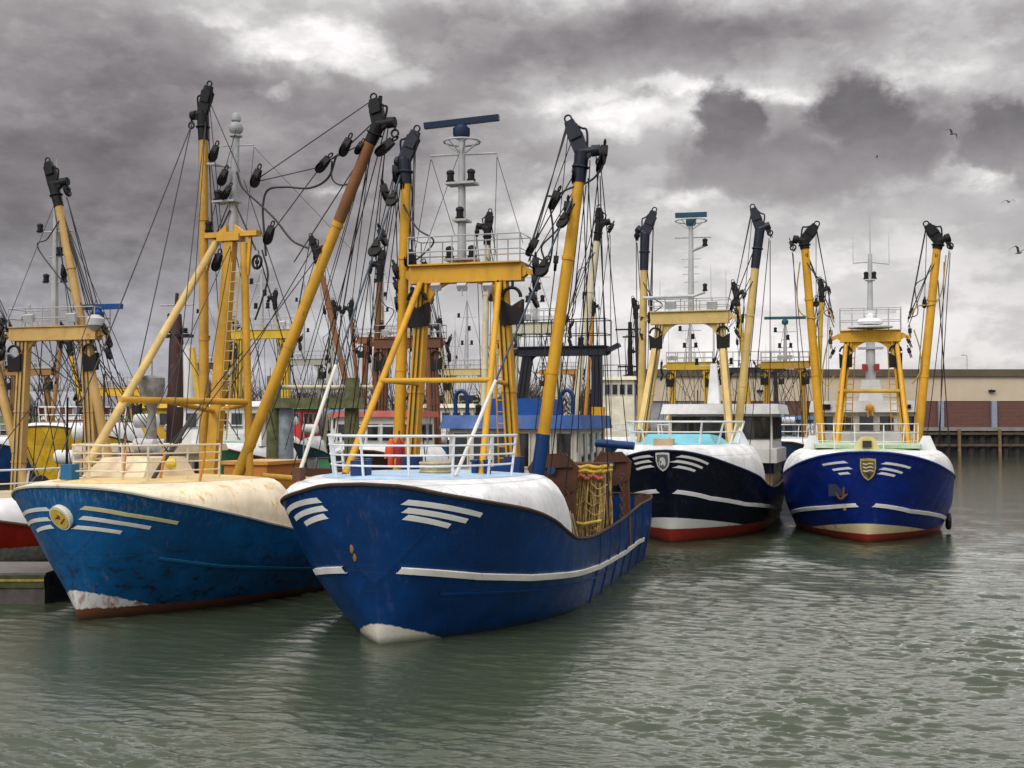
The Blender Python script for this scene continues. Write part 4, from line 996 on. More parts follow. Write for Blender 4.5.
    ye = plain('yellow_hose', (.35, .25, .05), .6)
    b.hose([b.P(*p, s=5.8) for p in ((800, 262), (797, 290), (800, 312), (815, 318), (828, 310), (834, 322))], .035, mat=ye)
    b.hose([b.P(*p, s=5.8) for p in ((946, 255), (942, 290), (934, 304), (918, 306), (911, 315))], .035, mat=ye)
    b.hose([b.P(*p, s=5.8) for p in ((914, 330), (920, 350), (920, 372), (912, 384))], .035, mat=ye); b.hose([b.P(*p, s=5.8) for p in ((832, 330), (826, 350), (822, 378), (828, 385), (834, 376))], .035, mat=ye)
    b.wire(b.P(938, 280, s=6), b.P(951, 470, s=7), .025); b.wire(b.P(944, 262, s=6), b.P(940, 440, s=8), .02); 
    m = MB(); m0 = b.P(870, 330, s=6.2); m1 = b.P(870, 254, s=6.2); m.tube([m0 - V((0, 0, .3)), m1], [.16, .1], 10); mo = m.build('mast', galv_m, b.root)
    b.bar('crossbar', galv_m, [b.P(853, 263, s=6.2), b.P(870, 262, s=6.2), b.P(889, 264, s=6.2)], .035, mo, 6); b.whip(b.P(853, 263, s=6.2), 1.4, mo); b.whip(b.P(889, 263, s=6.2), 1.4, mo); b.whip(m1, 1.9, mo, .02)
    c = b.P(870, 280, s=6.2); MB().box(c, (.45, .4, .06)).build('light_platform', galv_m, mo, False)
    for x in (-.18, .18): b.lamp(c + V((x, -.1, .03)), mo, .12)
    b.radar(b.P(870, 312, s=5.8), 2.3, mo, white_m, .05, 0, .13); 
    d = MB(); c = b.P(870, 322, s=5.8); d.lathe(c, [(.5, -.12), (.62, 0), (.5, .14), (.1, .2)], 18); d.lathe(c, [(1.0, -.28), (1.0, -.22)], 20); d.build('radar_base', white_m, mo)
    # aft mast and its white house
    c = b.P(871, 400, s=9.4); k = MB(); k.hexa([V((c.x - .75, 9, 4.8)), V((c.x + .75, 9, 4.8)), V((c.x + .75, 10.2, 4.8)), V((c.x - .75, 10.2, 4.8)), V((c.x - .42, 9.2, 7.0)), V((c.x + .42, 9.2, 7.0)), V((c.x + .42, 9.9, 7.0)), V((c.x - .42, 9.9, 7.0))]); hs = k.build('mast_house', white_m, b.root, False)
    MB().tube([(c.x, 9.6, 7), (c.x, 9.6, 9.0)], [.24, .2], 12).build('aft_mast', galv_m, hs); MB().box((c.x, 9.55, 8.55), (1.2, .5, .1)).build('light_platform', galv_m, hs, False)
    b.bar('crossbar', galv_m, [(c.x - 1.6, 9.5, 6.1), (c.x, 9.2, 6.25), (c.x + 1.6, 9.5, 6.1)], .05, hs, 6)
    for x in (-.3, .3): MB().box((c.x + x, 9.4, 7.6), (.22, .2, .35)).build('navigation_light', plain('nav_red', (.35, .03, .03), .4), hs, False)
    w = b.wheelhouse(2.45, (8.4, 14), 1.9, 5.42, (4.5, 5.25), (paint((.68, .68, .66), .45, .1, .2), white_m, paint((.62, .62, .6), .5)), 5, 4, .15, .22, .55)
    MB().box((1.9, 8.15, 5.68), (.25, .1, .2)).build('roof_light', black_m, w, False); MB().box((-1.9, 8.15, 5.68), (.5, .1, .25)).build('roof_light', black_m, w, False)
    # ty fender at the side
    return b
D = boat_D()
m = MB(); c = V((D.half(6, .5) + .17, 6.0, .5)); m.torus((0, 0, 0), .28, .12, V((1, 0, 0)), 18, 8); o = m.build('tyre_fender', plain('tyre_rubber', (.015, .014, .014), .8)); o.location = wpt(D, c); o.rotation_euler.z = -D.th; tag(o, 'black tyre fender hanging at the side of the right blue trawler near the water', 'tyre fender')
MB().tube([(0, 0, .25), (-.02, .02, 2.1)], .02, 6).build('rope', rope_m, o)
m = MB(); o = None
sg = MB(); sg.ell((0, 0, .28), (.16, .08, .2), 10, 8); sg.tube([(-.08, 0, .1), (-.1, .0, -.16)], [.05, .04], 6); sg.tube([(.08, 0, .1), (.14, 0, -.1)], [.05, .04], 6); sg.tube([(-.13, 0, .4), (-.2, 0.02, .15)], .045, 6); sg.tube([(.13, 0, .4), (.19, 0, .1)], .045, 6)
o = sg.build('oilskin_bundle', plain('oilskin_yellow', (.70, .33, .03), .6)); o.location = wpt(D, D.P(870, 414, s=8.0)); o.rotation_euler.z = -D.th; tag(o, 'orange-yellow oilskins hung before the wheelhouse windows of the right blue trawler', 'oilskins')

# ================================================================== background boats
def bg(px, Y, beam_y, bw, name='fishing_trawler', label='', hull=(.02, .05, .15), gcol=(.7, .42, .04), mast_y=None, booms=(), wh=None, zf=3.8, hb=3.1, L=20, th=16, boomcol=None, railh=.7, wcol=WHITE, roof=None, fore=(.4, .42, .42), gantry=True, whb=(2.3, 10.5, 14.5, 1.6, 5.1), leg_low=445, radar=None, boot=(.2, .03, .02), inner=(.2, .2, .2), s=6.0, mastcol=None, bz=.35):
    ax = V((math.sin(R(th)), math.cos(R(th)), 0)); w = on_y(px, 421, Y); root = V((w.x, w.y, 0)) - ax * s
    b = Boat(root, th, L=L, hb=hb, zf=zf, sheer=[(-.9, zf - .2), (0, zf - .55), (1.5, zf - .9), (3.4, zf - 1.3), (5.2, zf - 1.7), (9, zf - 1.85), (15, zf - 1.6), (L, zf - 1.4)])
    tag(b.root, label, 'fishing boat', 'fishing trawlers moored in the harbour')
    b.inner = paint(inner, .6, .4, .5); gm = paint(gcol, .5, .3, .4); b.footmat = gm; bmm = paint(boomcol or gcol, .5, .3, .4)
    b.make_hull(hull_mat(hull, boot=boot, boot_z=bz, rust=.25), n=40, m=10, railmat=rustplate_m, rail_r=.06)
    b.make_fore(white_m, paint(fore, .5, .3, .4)); b.railing(white_m, inset=.2, s_end=4, step=1.3, r=.03, rails=(.5,))
    gz_end = None
    if gantry:
        x0, x1 = px - bw / 2, px + bw / 2
        go, X0, X1 = b.gantry(s, [((x0 + bw * .14, beam_y + 4), (x0 + bw * .08, leg_low)), ((x1 - bw * .14, beam_y + 4), (x1 - bw * .08, leg_low))], (x0, x1, beam_y), gm, w=.4, depth=.5, railh=railh, rr=.025, arch=.6)
        gz_end = (X0, X1)
    if mast_y:
        z0 = b.gz if gantry else 4.0
        t = b.P(px, mast_y, s=s + .2); m = MB(); m.tube([V((t.x, s + .2, z0 - .1)), t], [.15, .08], 8); H = t.z - z0
        for f, wd in ((.35, .5), (.55, .3), (.75, .8)): m.tube([V((t.x - wd, s + .2, z0 + H * f)), V((t.x + wd, s + .2, z0 + H * f))], .03, 5)
        mo = m.build('mast', paint(mastcol or (.4, .41, .42), .5, .1, .3), b.root)
        for f, x in ((.35, -.4), (.35, .4), (.75, -.7), (.56, .2)): b.lamp((t.x + x, s + .2, z0 + H * f), mo, .14)
        if radar: b.radar(t + V((0, 0, .3)), radar[0], mo, paint(radar[1], .4, 0, .1), .1, 0, .2)
        else: b.whip(t, 1.6, mo, .02)
        for x in (-2.2, 2.2): b.wire(t, V((x, s + 5, 2.5)), .014)
        b.wire(t, V((0, -.2, zf)), .014)
    for i, (base, tip, dirn) in enumerate(booms):
        k = 1.0 * Y / 60; j = (tip[0] + (base[0] - tip[0]) * .06 + 2 * dirn, tip[1] + 17 * 60 / Y); bt = (tip[0] + (base[0] - tip[0]) * .16 + 2 * dirn, tip[1] + 34 * 60 / Y)
        b.boom(s, base, bt, j, tip, (j[0] + 11 * dirn * 60 / Y, j[1] - 3), .17, bmm, black_m, gantry_end=(gz_end[1 if dirn > 0 else 0] if gz_end else V((b.P(base[0], 400, s=s).x - dirn * 1.5, s, 6))), rr=.02)
    if whb: b.wheelhouse(whb[0], (whb[1], whb[2]), whb[3], whb[4], (whb[4] - 1.2, whb[4] - .35), (paint(wcol, .5, .2, .3), paint(roof or wcol, .5, .2, .3), grey_m), 5, 3, .12, .2, .3)
    cols = [(.45, .05, .03), (.02, .12, .3), (.04, .22, .1), (.55, .28, .03), (.6, .6, .58), (.05, .05, .05)]
    for k_ in range(2):
        wn = MB(); y = 5.6 + 2.4 * k_; x = random.uniform(-1.2, 1.2); zz = random.uniform(1.7, 2.4)
        wn.tube([(x - .9, y, zz), (x + .9, y, zz)], .4, 14)
        for q in (-.95, .85): wn.lathe(V((x + q, y, zz)), [(.65, 0), (.65, .1)], 16, V((1, 0, 0)))
        for q in (-.8, .8): wn.beam((x + q, y + .1, 1.0), (x + q, y + .1, zz), .16, .3)
        wn.build('winch', paint(random.choice(cols), .6, .4, .5), b.root)
    for k_ in range(5):
        x = random.uniform(-2.2, 2.2); MB().lathe((x - .5, 9.4 + .2 * k_, 3.0 + .5 * k_), [(.2, 0), (.3, .05), (.3, .95), (.2, 1.0)], 14, V((1, 0, 0))).build('liferaft_canister', white_m if k_ else paint(random.choice(cols[:4]), .5, .1, .2), b.root)
        p_ = V((random.uniform(-2, 2), s + random.uniform(-.2, 4), random.uniform(4, 5))); MB().tube([V((p_.x, p_.y, 1.0)), p_ + V((0, 0, random.uniform(0, 3.5)))], [.07, .04], 6).build('deck_pole', random.choice([gm, grey_m, black_m, rustplate_m]), b.root)
        b.wire(p_ + V((0, 0, 0)), V((random.uniform(-2, 2), s, 8.2 if gantry else 4)), .02)
    if gantry:
        for k_ in range(13):
            x = random.uniform(*b.gx); b.wire(V((x, s, b.gz - .5)), V((x + random.uniform(-2, 2), s + random.uniform(-5, 7), 2.6)), .02)
        for k_ in range(3): b.whip((random.uniform(*b.gx), s + .3, b.gz), random.uniform(.8, 2.6), go, .015)
        for k_ in range(2): b.flood((random.uniform(*b.gx), s - .35, b.gz + .3), go, sz=.3)
    return b
E_ = bg(56, 46, 333, 86, label='red-hulled trawler with tan gantry moored beyond the teal-blue trawler', hull=(.42, .02, .012), gcol=(.50, .32, .11), mast_y=200, booms=[((104, 438), (48, 162), 1), ((20, 466), (-40, 210), -1)], zf=2.35, bz=.65, hb=3.3, wcol=(.6, .5, .35), fore=(.5, .4, .25), boot=(.4, .4, .38), whb=(2.3, 10.5, 14.5, 1.0, 3.7))
q = E_.P(98, 312, s=6.3); rm = MB().tube([V((q.x, 6.3, E_.gz - .2)), q], .08, 8).build('radar_post', galv_m, E_.root); E_.radar(E_.P(98, 307, s=6.3), 2.1, rm, paint((.01, .06, .22), .4, 0, .1), 0, 0, .2)
MB().lathe(E_.P(95, 328, s=5.8), [(.1, -.1), (.35, .1), (.35, .35), (.15, .5)], 12).build('light_dome', galv_m, E_.root)
H_ = bg(112, 78, 392, 60, label='yellow trawler with dark red-brown mast, lying beyond the red-hulled trawler', hull=(.62, .38, .02), gcol=(.65, .40, .03), zf=4.9, hb=3.5, mast_y=None, booms=[((88, 430), (70, 330), -1)], whb=(2.4, 12, 16, 2, 5.9), wcol=(.62, .38, .03), fore=(.3, .1, .04), inner=(.2, .05, .02))
G_ = bg(262, 72, 334, 62, label='trawler with yellow crosstree and a leaning brown boom, behind the teal-blue trawler', hull=(.05, .2, .1), gcol=(.58, .38, .03), mast_y=268, booms=[((350, 400), (311, 236), 1)], boomcol=(.22, .09, .03), hb=3.2, whb=(2.5, 1.2, 5.0, 3.6, 5.8), wcol=(.7, .7, .68), fore=(.2, .4, .25))
F_ = bg(383, 100, 340, 48, label='trawler with rust-brown crosstree and green hull, far behind the two nearest trawlers', hull=(.03, .16, .06), gcol=(.24, .09, .03), mast_y=264, booms=[((360, 415), (352, 300), -1), ((412, 410), (424, 290), 1)], wcol=(.6, .6, .58), roof=(.03, .2, .4), whb=(2.4, .8, 4.4, 3.6, 5.6))
M_ = bg(535, 62, 328, 56, label='trawler with cream crosstree and pale booms, just behind the front blue trawler', hull=(.02, .02, .03), gcol=(.50, .48, .36), mast_y=262, booms=[((484, 408), (490, 212), -1), ((573, 425), (599, 208), 1)], boomcol=(.58, .53, .38), wcol=(.05, .16, .35), whb=(2.2, 9, 12, 1.5, 4.9), roof=(.05, .2, .4))
J_ = bg(616, 97, 388, 46, label='trawler with cream tower wheelhouse and black pole mast, seen between the front and navy trawlers', hull=(.02, .06, .12), gcol=(.02, .02, .02), mast_y=None, booms=[((640, 425), (633, 298), 1)], boomcol=(.02, .02, .022), gantry=False, wcol=(.62, .58, .46), whb=(1.6, 5.5, 8.5, 3, 8.3))
t0 = J_.P(630, 322, s=6); pm = MB().tube([V((t0.x, 6, 2)), t0], [.3, .16], 8)
for z, w in ((t0.z - .6, 1.2), (t0.z - 3.6, 1.0), (t0.z - 1.2, .6)): pm.tube([V((t0.x - w, 6, z)), V((t0.x + w, 6, z))], .07, 5)
pm.build('mast', black_m, J_.root)
wr = MB()
for x in np.linspace(-1.5, 1.5, 6): wr.tube([(x, 5.4, 8.6), (x, 5.4, 9.5)], .03, 5)
for z in (9.05, 9.5): wr.tube([(-1.5, 5.4, z), (1.5, 5.4, z)], .03, 5)
wr.build('roof_railing', black_m, J_.root)
K1 = bg(690, 84, 366, 46, label='trawler with low yellow crosstree seen through the cream gantry of the navy trawler', hull=(.02, .05, .12), gcol=(.5, .32, .03), mast_y=320, booms=[((751, 430), (733, 282), 1)], hb=3.0, wcol=(.5, .5, .45), boot=(.2, .03, .02))
K2 = bg(785, 88, 365, 48, label='trawler with brown-yellow crosstree and a radar mast, between the navy and royal blue trawlers', hull=(.02, .04, .1), gcol=(.42, .24, .03), mast_y=322, radar=(3.0, (.02, .09, .12)), booms=[((817, 430), (820, 279), 1)], boomcol=(.5, .32, .03), hb=3.0, wcol=(.1, .2, .35))
N_ = bg(752, 120, 370, 64, label='trawler with wide black crosstree far behind the navy trawler', hull=(.02, .02, .03), gcol=(.015, .015, .02), mast_y=None, booms=[], railh=1.6, wcol=(.5, .5, .48))
Q_ = bg(455, 130, 398, 40, label='dark trawler with low black crosstree farthest back, behind the gantry of the front trawler', hull=(.02, .02, .03), gcol=(.02, .018, .02), mast_y=330, booms=[((432, 415), (440, 340), -1)], wcol=(.6, .55, .42), whb=(1.8, 9, 12, 2, 7.5))
P3 = bg(409, 64, 343, 66, label='rusty trawler with wide brown crosstree directly behind the bow gantry of the front trawler', hull=(.05, .03, .03), gcol=(.13, .05, .022), mast_y=258, booms=[((430, 420), (424, 262), 1), ((374, 415), (383, 250), -1)], boomcol=(.17, .075, .028), hb=2.9, wcol=(.62, .6, .56), roof=(.35, .06, .04), whb=(2.1, 1.0, 4.2, 3.4, 5.2), mastcol=(.55, .48, .33))
cp = P3.P(382, 306, s=7); MB().tube([V((cp.x, 7, 1)), cp], [.2, .12], 10).build('deck_pole', paint((.50, .42, .26), .5, .3, .4), P3.root)
P1 = bg(467, 96, 372, 44, label='trawler with cream wheelhouse and thin yellow crosstree, seen through the gantry of the front trawler', hull=(.03, .1, .2), gcol=(.50, .40, .2), mast_y=300, booms=[((448, 420), (440, 318), -1), ((492, 420), (498, 296), 1)], hb=2.9, wcol=(.6, .55, .42), whb=(2.2, .8, 4.6, 3.3, 6.0))
P2 = bg(560, 124, 372, 40, label='trawler with orange crosstree behind the dark aft gantry of the front trawler', hull=(.1, .02, .02), gcol=(.45, .2, .03), mast_y=318, booms=[((585, 420), (592, 300), 1)], hb=2.9, wcol=(.55, .55, .55))
P5 = bg(304, 104, 362, 44, label='trawler with red wheelhouse and grey crosstree, far behind the teal-blue trawler', hull=(.04, .12, .2), gcol=(.34, .33, .30), mast_y=282, booms=[((326, 420), (333, 300), 1), ((284, 420), (276, 290), -1)], hb=2.9, wcol=(.40, .03, .03), roof=(.05, .3, .1), whb=(2.2, .9, 4.4, 3.4, 6.0), boomcol=(.45, .42, .33))
P6 = bg(205, 104, 366, 46, label='trawler with dark crosstree and white deckhouse, far behind the yellow strut of the teal-blue trawler', hull=(.02, .04, .1), gcol=(.05, .04, .035), mast_y=296, booms=[((186, 425), (176, 308), -1), ((228, 425), (234, 318), 1)], hb=2.9, wcol=(.7, .7, .7), whb=(2.3, .9, 5, 3.3, 6.2), boomcol=(.3, .16, .04))
P4 = bg(30, 98, 372, 46, label='trawler with brown crosstree and blue hull at the frame edge, before the brick houses', hull=(.02, .09, .3), gcol=(.3, .16, .05), mast_y=305, booms=[((8, 425), (2, 318), -1), ((52, 425), (60, 322), 1)], hb=2.9, wcol=(.7, .7, .7))
# dark thick mast of the yellow boat
c = H_.P(176, 392, s=9); m = MB(); tp = H_.P(177, 314, s=9); m.tube([V((c.x, 9, 3.5)), V((c.x, 9, lerp(c.z, tp.z, .6))), tp], [.62, .48, .3], 12)
m.tube([tp + V((-.1, 0, 0)), tp + V((0, 0, 1.4))], .12, 8); mo = m.build('mast', paint((.045, .02, .018), .6, .5, .5), H_.root)
x = H_.P(178, 305, s=9); MB().tube([x + V((-1.3, 0, 0)), x + V((1.2, 0, 0))], .06, 6).build('crossbar', grey_m, mo); MB().box(H_.P(176, 336, s=9), (2.2, .8, .2)).build('light_platform', black_m, mo, False)
for px in (168, 185): H_.lamp(H_.P(px, 333, s=9), mo, .22)
MB().tube([H_.P(188, 345, s=9.4), V((H_.P(190, 400, s=9.4).x, 9.4, 3.5))], .45, 12).build('exhaust_casing', white_m, mo)
k = MB(); k.beam(H_.P(192, 348, s=8.6), H_.P(199, 400, s=8.6), .3, .3); k.build('strut', paint((.6, .38, .04), .5, .3, .3), mo, False)

# ================================================================== jetties
def jetty():
    root = empty('timber_jetty', (-10.3, 54, 0)); tag(root, 'weathered timber jetty with green-stained piles and crossbeam behind the crates of the teal-blue trawler', 'jetty')
    gm = plain('pile_weed', (.10, .105, .045), .9, nscale=2.5, var=.5); bm = plain('pile_grey', (.22, .25, .29), .9, nscale=2.5, var=.4)
    def at(px, py): return on_y(px, py, 54) - root.location
    for px, r, m_, yt in ((274, .33, gm, 376), (286, .36, bm, 398), (352, .34, gm, 378)):
        p = at(px, yt); MB().tube([(p.x, 0, -1), (p.x, 0, p.z)], [r * 1.05, r * .95], 12).build('pile', m_, root)
    a, c = at(276, 401), at(366, 401); MB().beam((a.x, -.45, a.z - .1), (c.x, -.45, c.z - .1), .45, .35, ax=V((0, 0, 1))).build('crossbeam', gm, root, False)
    a, c = at(268, 371), at(372, 373)
    MB().tube([V((a.x, .4, at(270, 387).z)), V((c.x, .4, at(270, 387).z))], .1, 8).build('handrail', plain('pale_rail', (.45, .4, .28), .6), root)
jetty()
def pontoon():
    x0, x1 = -30, -12.75; y0, y1 = 32.9, 35.6
    root = empty('pontoon', ((x0 + x1) / 2, (y0 + y1) / 2, 0)); tag(root, 'low floating pontoon with weed-stained yellow edge beside the bow of the teal-blue trawler', 'pontoon')
    w = x1 - x0; d = y1 - y0
    MB().box((0, 0, .02), (w, d, .86)).build('float', plain('pontoon_concrete', (.07, .062, .058), .85, nscale=3, var=.45), root, False)
    MB().box((0, 0, .62), (w, d + .1, .33)).build('timber_fender', plain('pontoon_timber', (.05, .05, .018), .9, nscale=3, var=.55), root, False)
    MB().box((0, -d / 2 - .06, .66), (w, .03, .06)).build('edge_stripe', plain('edge_yellow', (.26, .22, .03), .8, var=.5), root, False)
    MB().box((0, 0, .82), (w, d - .1, .06)).build('pontoon_deck', plain('pontoon_deck', (.11, .10, .09), .9, nscale=4), root, False)
pontoon()

# ================================================================== far quay
QY = 167.0; QZ = 4.0
def quay():
    root = empty('quay_wall', (20, QY, 0)); tag(root, 'dark sheet-pile quay wall with timber fender posts below the warehouse', 'quay wall')
    m = MB(); row = []; x = -190
    while x < 190:
        row += [(x, 0), (x + .55, 0), (x + .8, .42), (x + 1.35, .42)]; x += 1.6
    m.grid([[V((a, c, -1.5)) for a, c in row], [V((a, c, QZ - .3)) for a, c in row]]); m.build('sheet_piling', paint((.028, .025, .026), .8, .35, .5), root, False)
    MB().box((0, .35, QZ - .12), (380, 1.1, .5)).build('coping', plain('coping', (.20, .19, .18), .85, nscale=1), root, False)
    wood = plain('wet_timber', (.07, .055, .035), .9, nscale=2, var=.5)
    for z in (QZ - .75, QZ - 2.35): MB().box((0, -.22, z), (380, .3, .32)).build('waling', wood, root, False)
    src = MB().beam((0, -.52, -1), (0, -.52, QZ - .1), .36, .3).build('fender_post', plain('post_timber', (.16, .10, .05), .9, nscale=2, var=.5), root, False); src.location = (-70, 0, 0)
    for i in range(1, 34):
        o = src.copy(); COL.objects.link(o); o.parent = root; o.location = (-70 + i * 5.6, random.uniform(-.03, .03), 0)
quay()
g = MB(); g.grid([[V((-2500, QY + .7, QZ - .01)), V((2500, QY + .7, QZ - .01))], [V((-2500, 5200, QZ - .01)), V((2500, 5200, QZ - .01))]], flip=True)
tag(g.build('ground', plain('quay_asphalt', (.06, .06, .058), .9, nscale=.4), None, False), kind='structure')
def warehouse():
    x0 = on_y(640, 400, 177).x; x1 = 110.0; y = 177.0; root = empty('warehouse', ((x0 + x1) / 2, y, QZ)); tag(root, 'long cream fish-auction warehouse with maroon roller doors and brown fascia on the far quay', 'warehouse')
    zt = on_y(900, 370, y).z - QZ; zd = on_y(900, 401, y).z - QZ; zf_ = on_y(900, 376.5, y).z - QZ; w = x1 - x0; cx = 0
    MB().box((0, 15, (zd + zt) / 2), (w, 30, zt - zd)).build('upper_wall', plain('cream_cladding', (.50, .42, .31), .7, nscale=.4, var=.08), root, False)
    MB().box((0, 15.1, zd / 2), (w - .2, 29.6, zd)).build('lower_wall', plain('grey_blockwork', (.25, .26, .28), .8, nscale=.8), root, False)
    MB().box((0, 14.9, (zf_ + zt) / 2 + .05), (w + .5, 30.6, zt - zf_ + .1)).build('fascia', plain('fascia_brown', (.09, .065, .042), .6, nscale=1), root, False)
    pil = plain('pillar_grey', (.22, .26, .33), .7); dm = plain('door_maroon', (.115, .047, .036), .6, nscale=1.5, var=.15)
    dw = on_y(991, 400, y).x - on_y(938, 400, y).x; xs = on_y(940.5, 400, y).x - root.location.x
    lam = MB()
    for i in range(-5, 6):
        xa = xs + i * dw
        if xa - dw < -w / 2 or xa > w / 2 - 1: continue
        MB().box((xa, -.12, zd / 2), (.75, .5, zd)).build('pillar', pil, root, False)
        d = MB(); xl = xa + .38; xr = xa + dw - .38
        for k in range(14): d.box(((xl + xr) / 2, .12 + (.02 if k % 2 else 0), zd * (k + .5) / 14), (xr - xl, .08, zd / 14 - .006))
        d.build('roller_door', dm, root, False)
    for px in (992, 760):
        p = on_y(px, 391, y - .3) - root.location; l = MB(); l.box(p, (.9, .4, .3)); l.tube([p + V((0, .1, .1)), p + V((0, .4, .3))], .06, 6); l.build('wall_lamp', black_m, root, False)
warehouse()
def street_lamp():
    p = on_y(967, 356, 215); root = MB(); root.tube([(0, 0, 0), (0, 0, p.z - QZ - .2), ], [.16, .09], 8); root.tube(spline([(0, 0, p.z - QZ - .25), (-.1, 0, p.z - QZ + .1), (-.5, 0, p.z - QZ + .2)]), .07, 6)
    o = root.build('street_lamp', galv_m); o.location = (p.x, 215, QZ); tag(o, 'slim grey street lamp rising above the warehouse roof', 'street lamp')
    MB().ell((-.7, 0, p.z - QZ + .18), (.4, .16, .1), 10, 6).build('lamp_head', grey_m, o)
street_lamp()
# grassy bank, houses and bare trees on the far left shore
m = MB(); m.grid([[V((x, yy, zz)) for x in (-190, -60, 10)] for yy, zz in ((QY + 12, QZ), (QY + 19, QZ + 1.7), (QY + 60, QZ + 1.9))], flip=True)
tag(m.build('grass_bank', plain('bank_grass', (.05, .075, .022), .95, nscale=.8, var=.4)), kind='structure')
def house(px0, px1, Y, label, roofc=(.22, .23, .26)):
    a, c = on_y(px0, 400, Y), on_y(px1, 400, Y); w = c.x - a.x; z0 = QZ + 1.7; root = empty('brick_house', ((a.x + c.x) / 2, Y, z0)); tag(root, label, 'house', 'brick houses on the far shore')
    ze = on_y(20, 406, Y).z - z0; zr = on_y(20, 391, Y).z - z0
    MB().box((0, 4, ze / 2), (w, 8, ze)).build('wall', plain('house_brick', (.16, .06, .045), .85, nscale=3), root, False)
    r = MB(); r.plate([V((-w / 2 - .4, -.5, ze - .1)), V((-w / 2 - .4, 4, zr)), V((-w / 2 - .4, 8.5, ze - .1))], (w + .8, 0, 0)); rf = r.build('roof', plain('house_roof', roofc, .7, nscale=2), root, False)
    n = max(int(w / 4), 2)
    for i in range(n):
        m = MB(); x = -w / 2 + w * (i + .5) / n; m.box((x, -.03, ze * .52), (1.5, .1, 1.5)); m.m = 1; m.box((x, -.06, ze * .52), (1.3, .1, 1.3)); m.build('window', [white_m, plain('house_glass', (.25, .27, .3), .2)], root, False)
    MB().box((w * .3, 4, zr + .3), (.7, .7, 1.4)).build('chimney', plain('house_brick', (.16, .06, .045), .85, nscale=3), rf, False)
house(-45, 18, 222, 'long red-brick house with grey roof at the edge of the frame')
house(21, 88, 228, 'red-brick house with grey roof seen behind the tan gantry legs', (.25, .26, .29))
house(100, 160, 232, 'red-brick house with dark roof behind the yellow trawler', (.15, .15, .17))
def treeline():
    m = MB(); tw = rng
    for i in range(150):
        x = -150 + 235 * tw.random(); 
        y = 252 + 22 * tw.random(); h = 6.5 + 4.5 * tw.random() * (1.0); z = QZ + .5; 
        m.tube([(x, y, z), (x, y, z + h * .5)], [.22, .1], 4, False)
        for k in range(46):
            f = .15 + .5 * tw.random(); a = 6.28 * tw.random(); r = h * .36 * (.4 + tw.random()); up = h * (.18 + .32 * tw.random())
            p = V((x + .3 * r * math.cos(a), y, z + h * f)); q = p + V((r * math.cos(a), r * .5 * math.sin(a), up)); wd = .07 + .1 * tw.random()
            b0 = len(m.v); m.v += [tuple(p - V((wd, 0, 0))), tuple(p + V((wd, 0, 0))), tuple(q)]; m.face(b0, b0 + 1, b0 + 2)
    tag(m.build('treeline', plain('bare_twigs', (.09, .07, .055), .95, var=.3), None, False), 'hazy brown line of bare winter trees along the far shore', 'trees', kind='stuff')
treeline()

# ================================================================== gulls
def gull(px, py, Y, rz, bank, label, k=1.0, flap=.25):
    m = MB(); rows = []
    for y, r in ((-.22, .015), (-.17, .04), (-.05, .07), (.08, .06), (.2, .03), (.3, .012)): rows.append(m.ring(V((0, y, 0)), V((1, 0, 0)), V((0, 0, 1)), r, r * .85, 8))
    bb = m.grid(rows, True); m.face(*[bb + j for j in range(8)][::-1]); m.face(*[bb + 40 + j for j in range(8)])
    for sd in (1, -1):
        prof = [(.03, -.09, .12, .02), (.22, -.12, .05, .02 + flap * .4), (.42, -.10, .0, .03 + flap * .45), (.66, .02, .06, -.02 + flap * .15), (.74, .08, .09, -.06)]
        up = [V((sd * x, a, z + .012)) for x, a, c, z in prof]; md = [V((sd * x, (a + c) / 2, z + .025)) for x, a, c, z in prof]; dn = [V((sd * x, c, z)) for x, a, c, z in prof]
        lo = [V((sd * x, (a + c) / 2, z - .01)) for x, a, c, z in prof]
        m.grid([up, md, dn, lo, up], flip=sd > 0)
    o = m.build('gull', plain('gull_feathers', (.10, .10, .105), .8)); o.location = on_y(px, py, Y); o.rotation_euler = (0, bank, rz); o.scale = (k, k, k); tag(o, label, 'gull', 'gulls flying over the harbour')
gull(952, 134, 110, .5, .45, 'dark gull gliding high above the royal blue trawler, wings banked', 1.15, .35)
gull(877, 157, 150, 1.3, .2, 'tiny distant gull below the dark rounded cloud', .8)
gull(1009, 202, 110, .2, -.1, 'small gull with drooping wings in the pale gap between clouds', 1.0, .3)
gull(1019, 253, 85, .4, .25, 'larger gull with raised wings low in the sky at the frame edge', 1.2, .6)

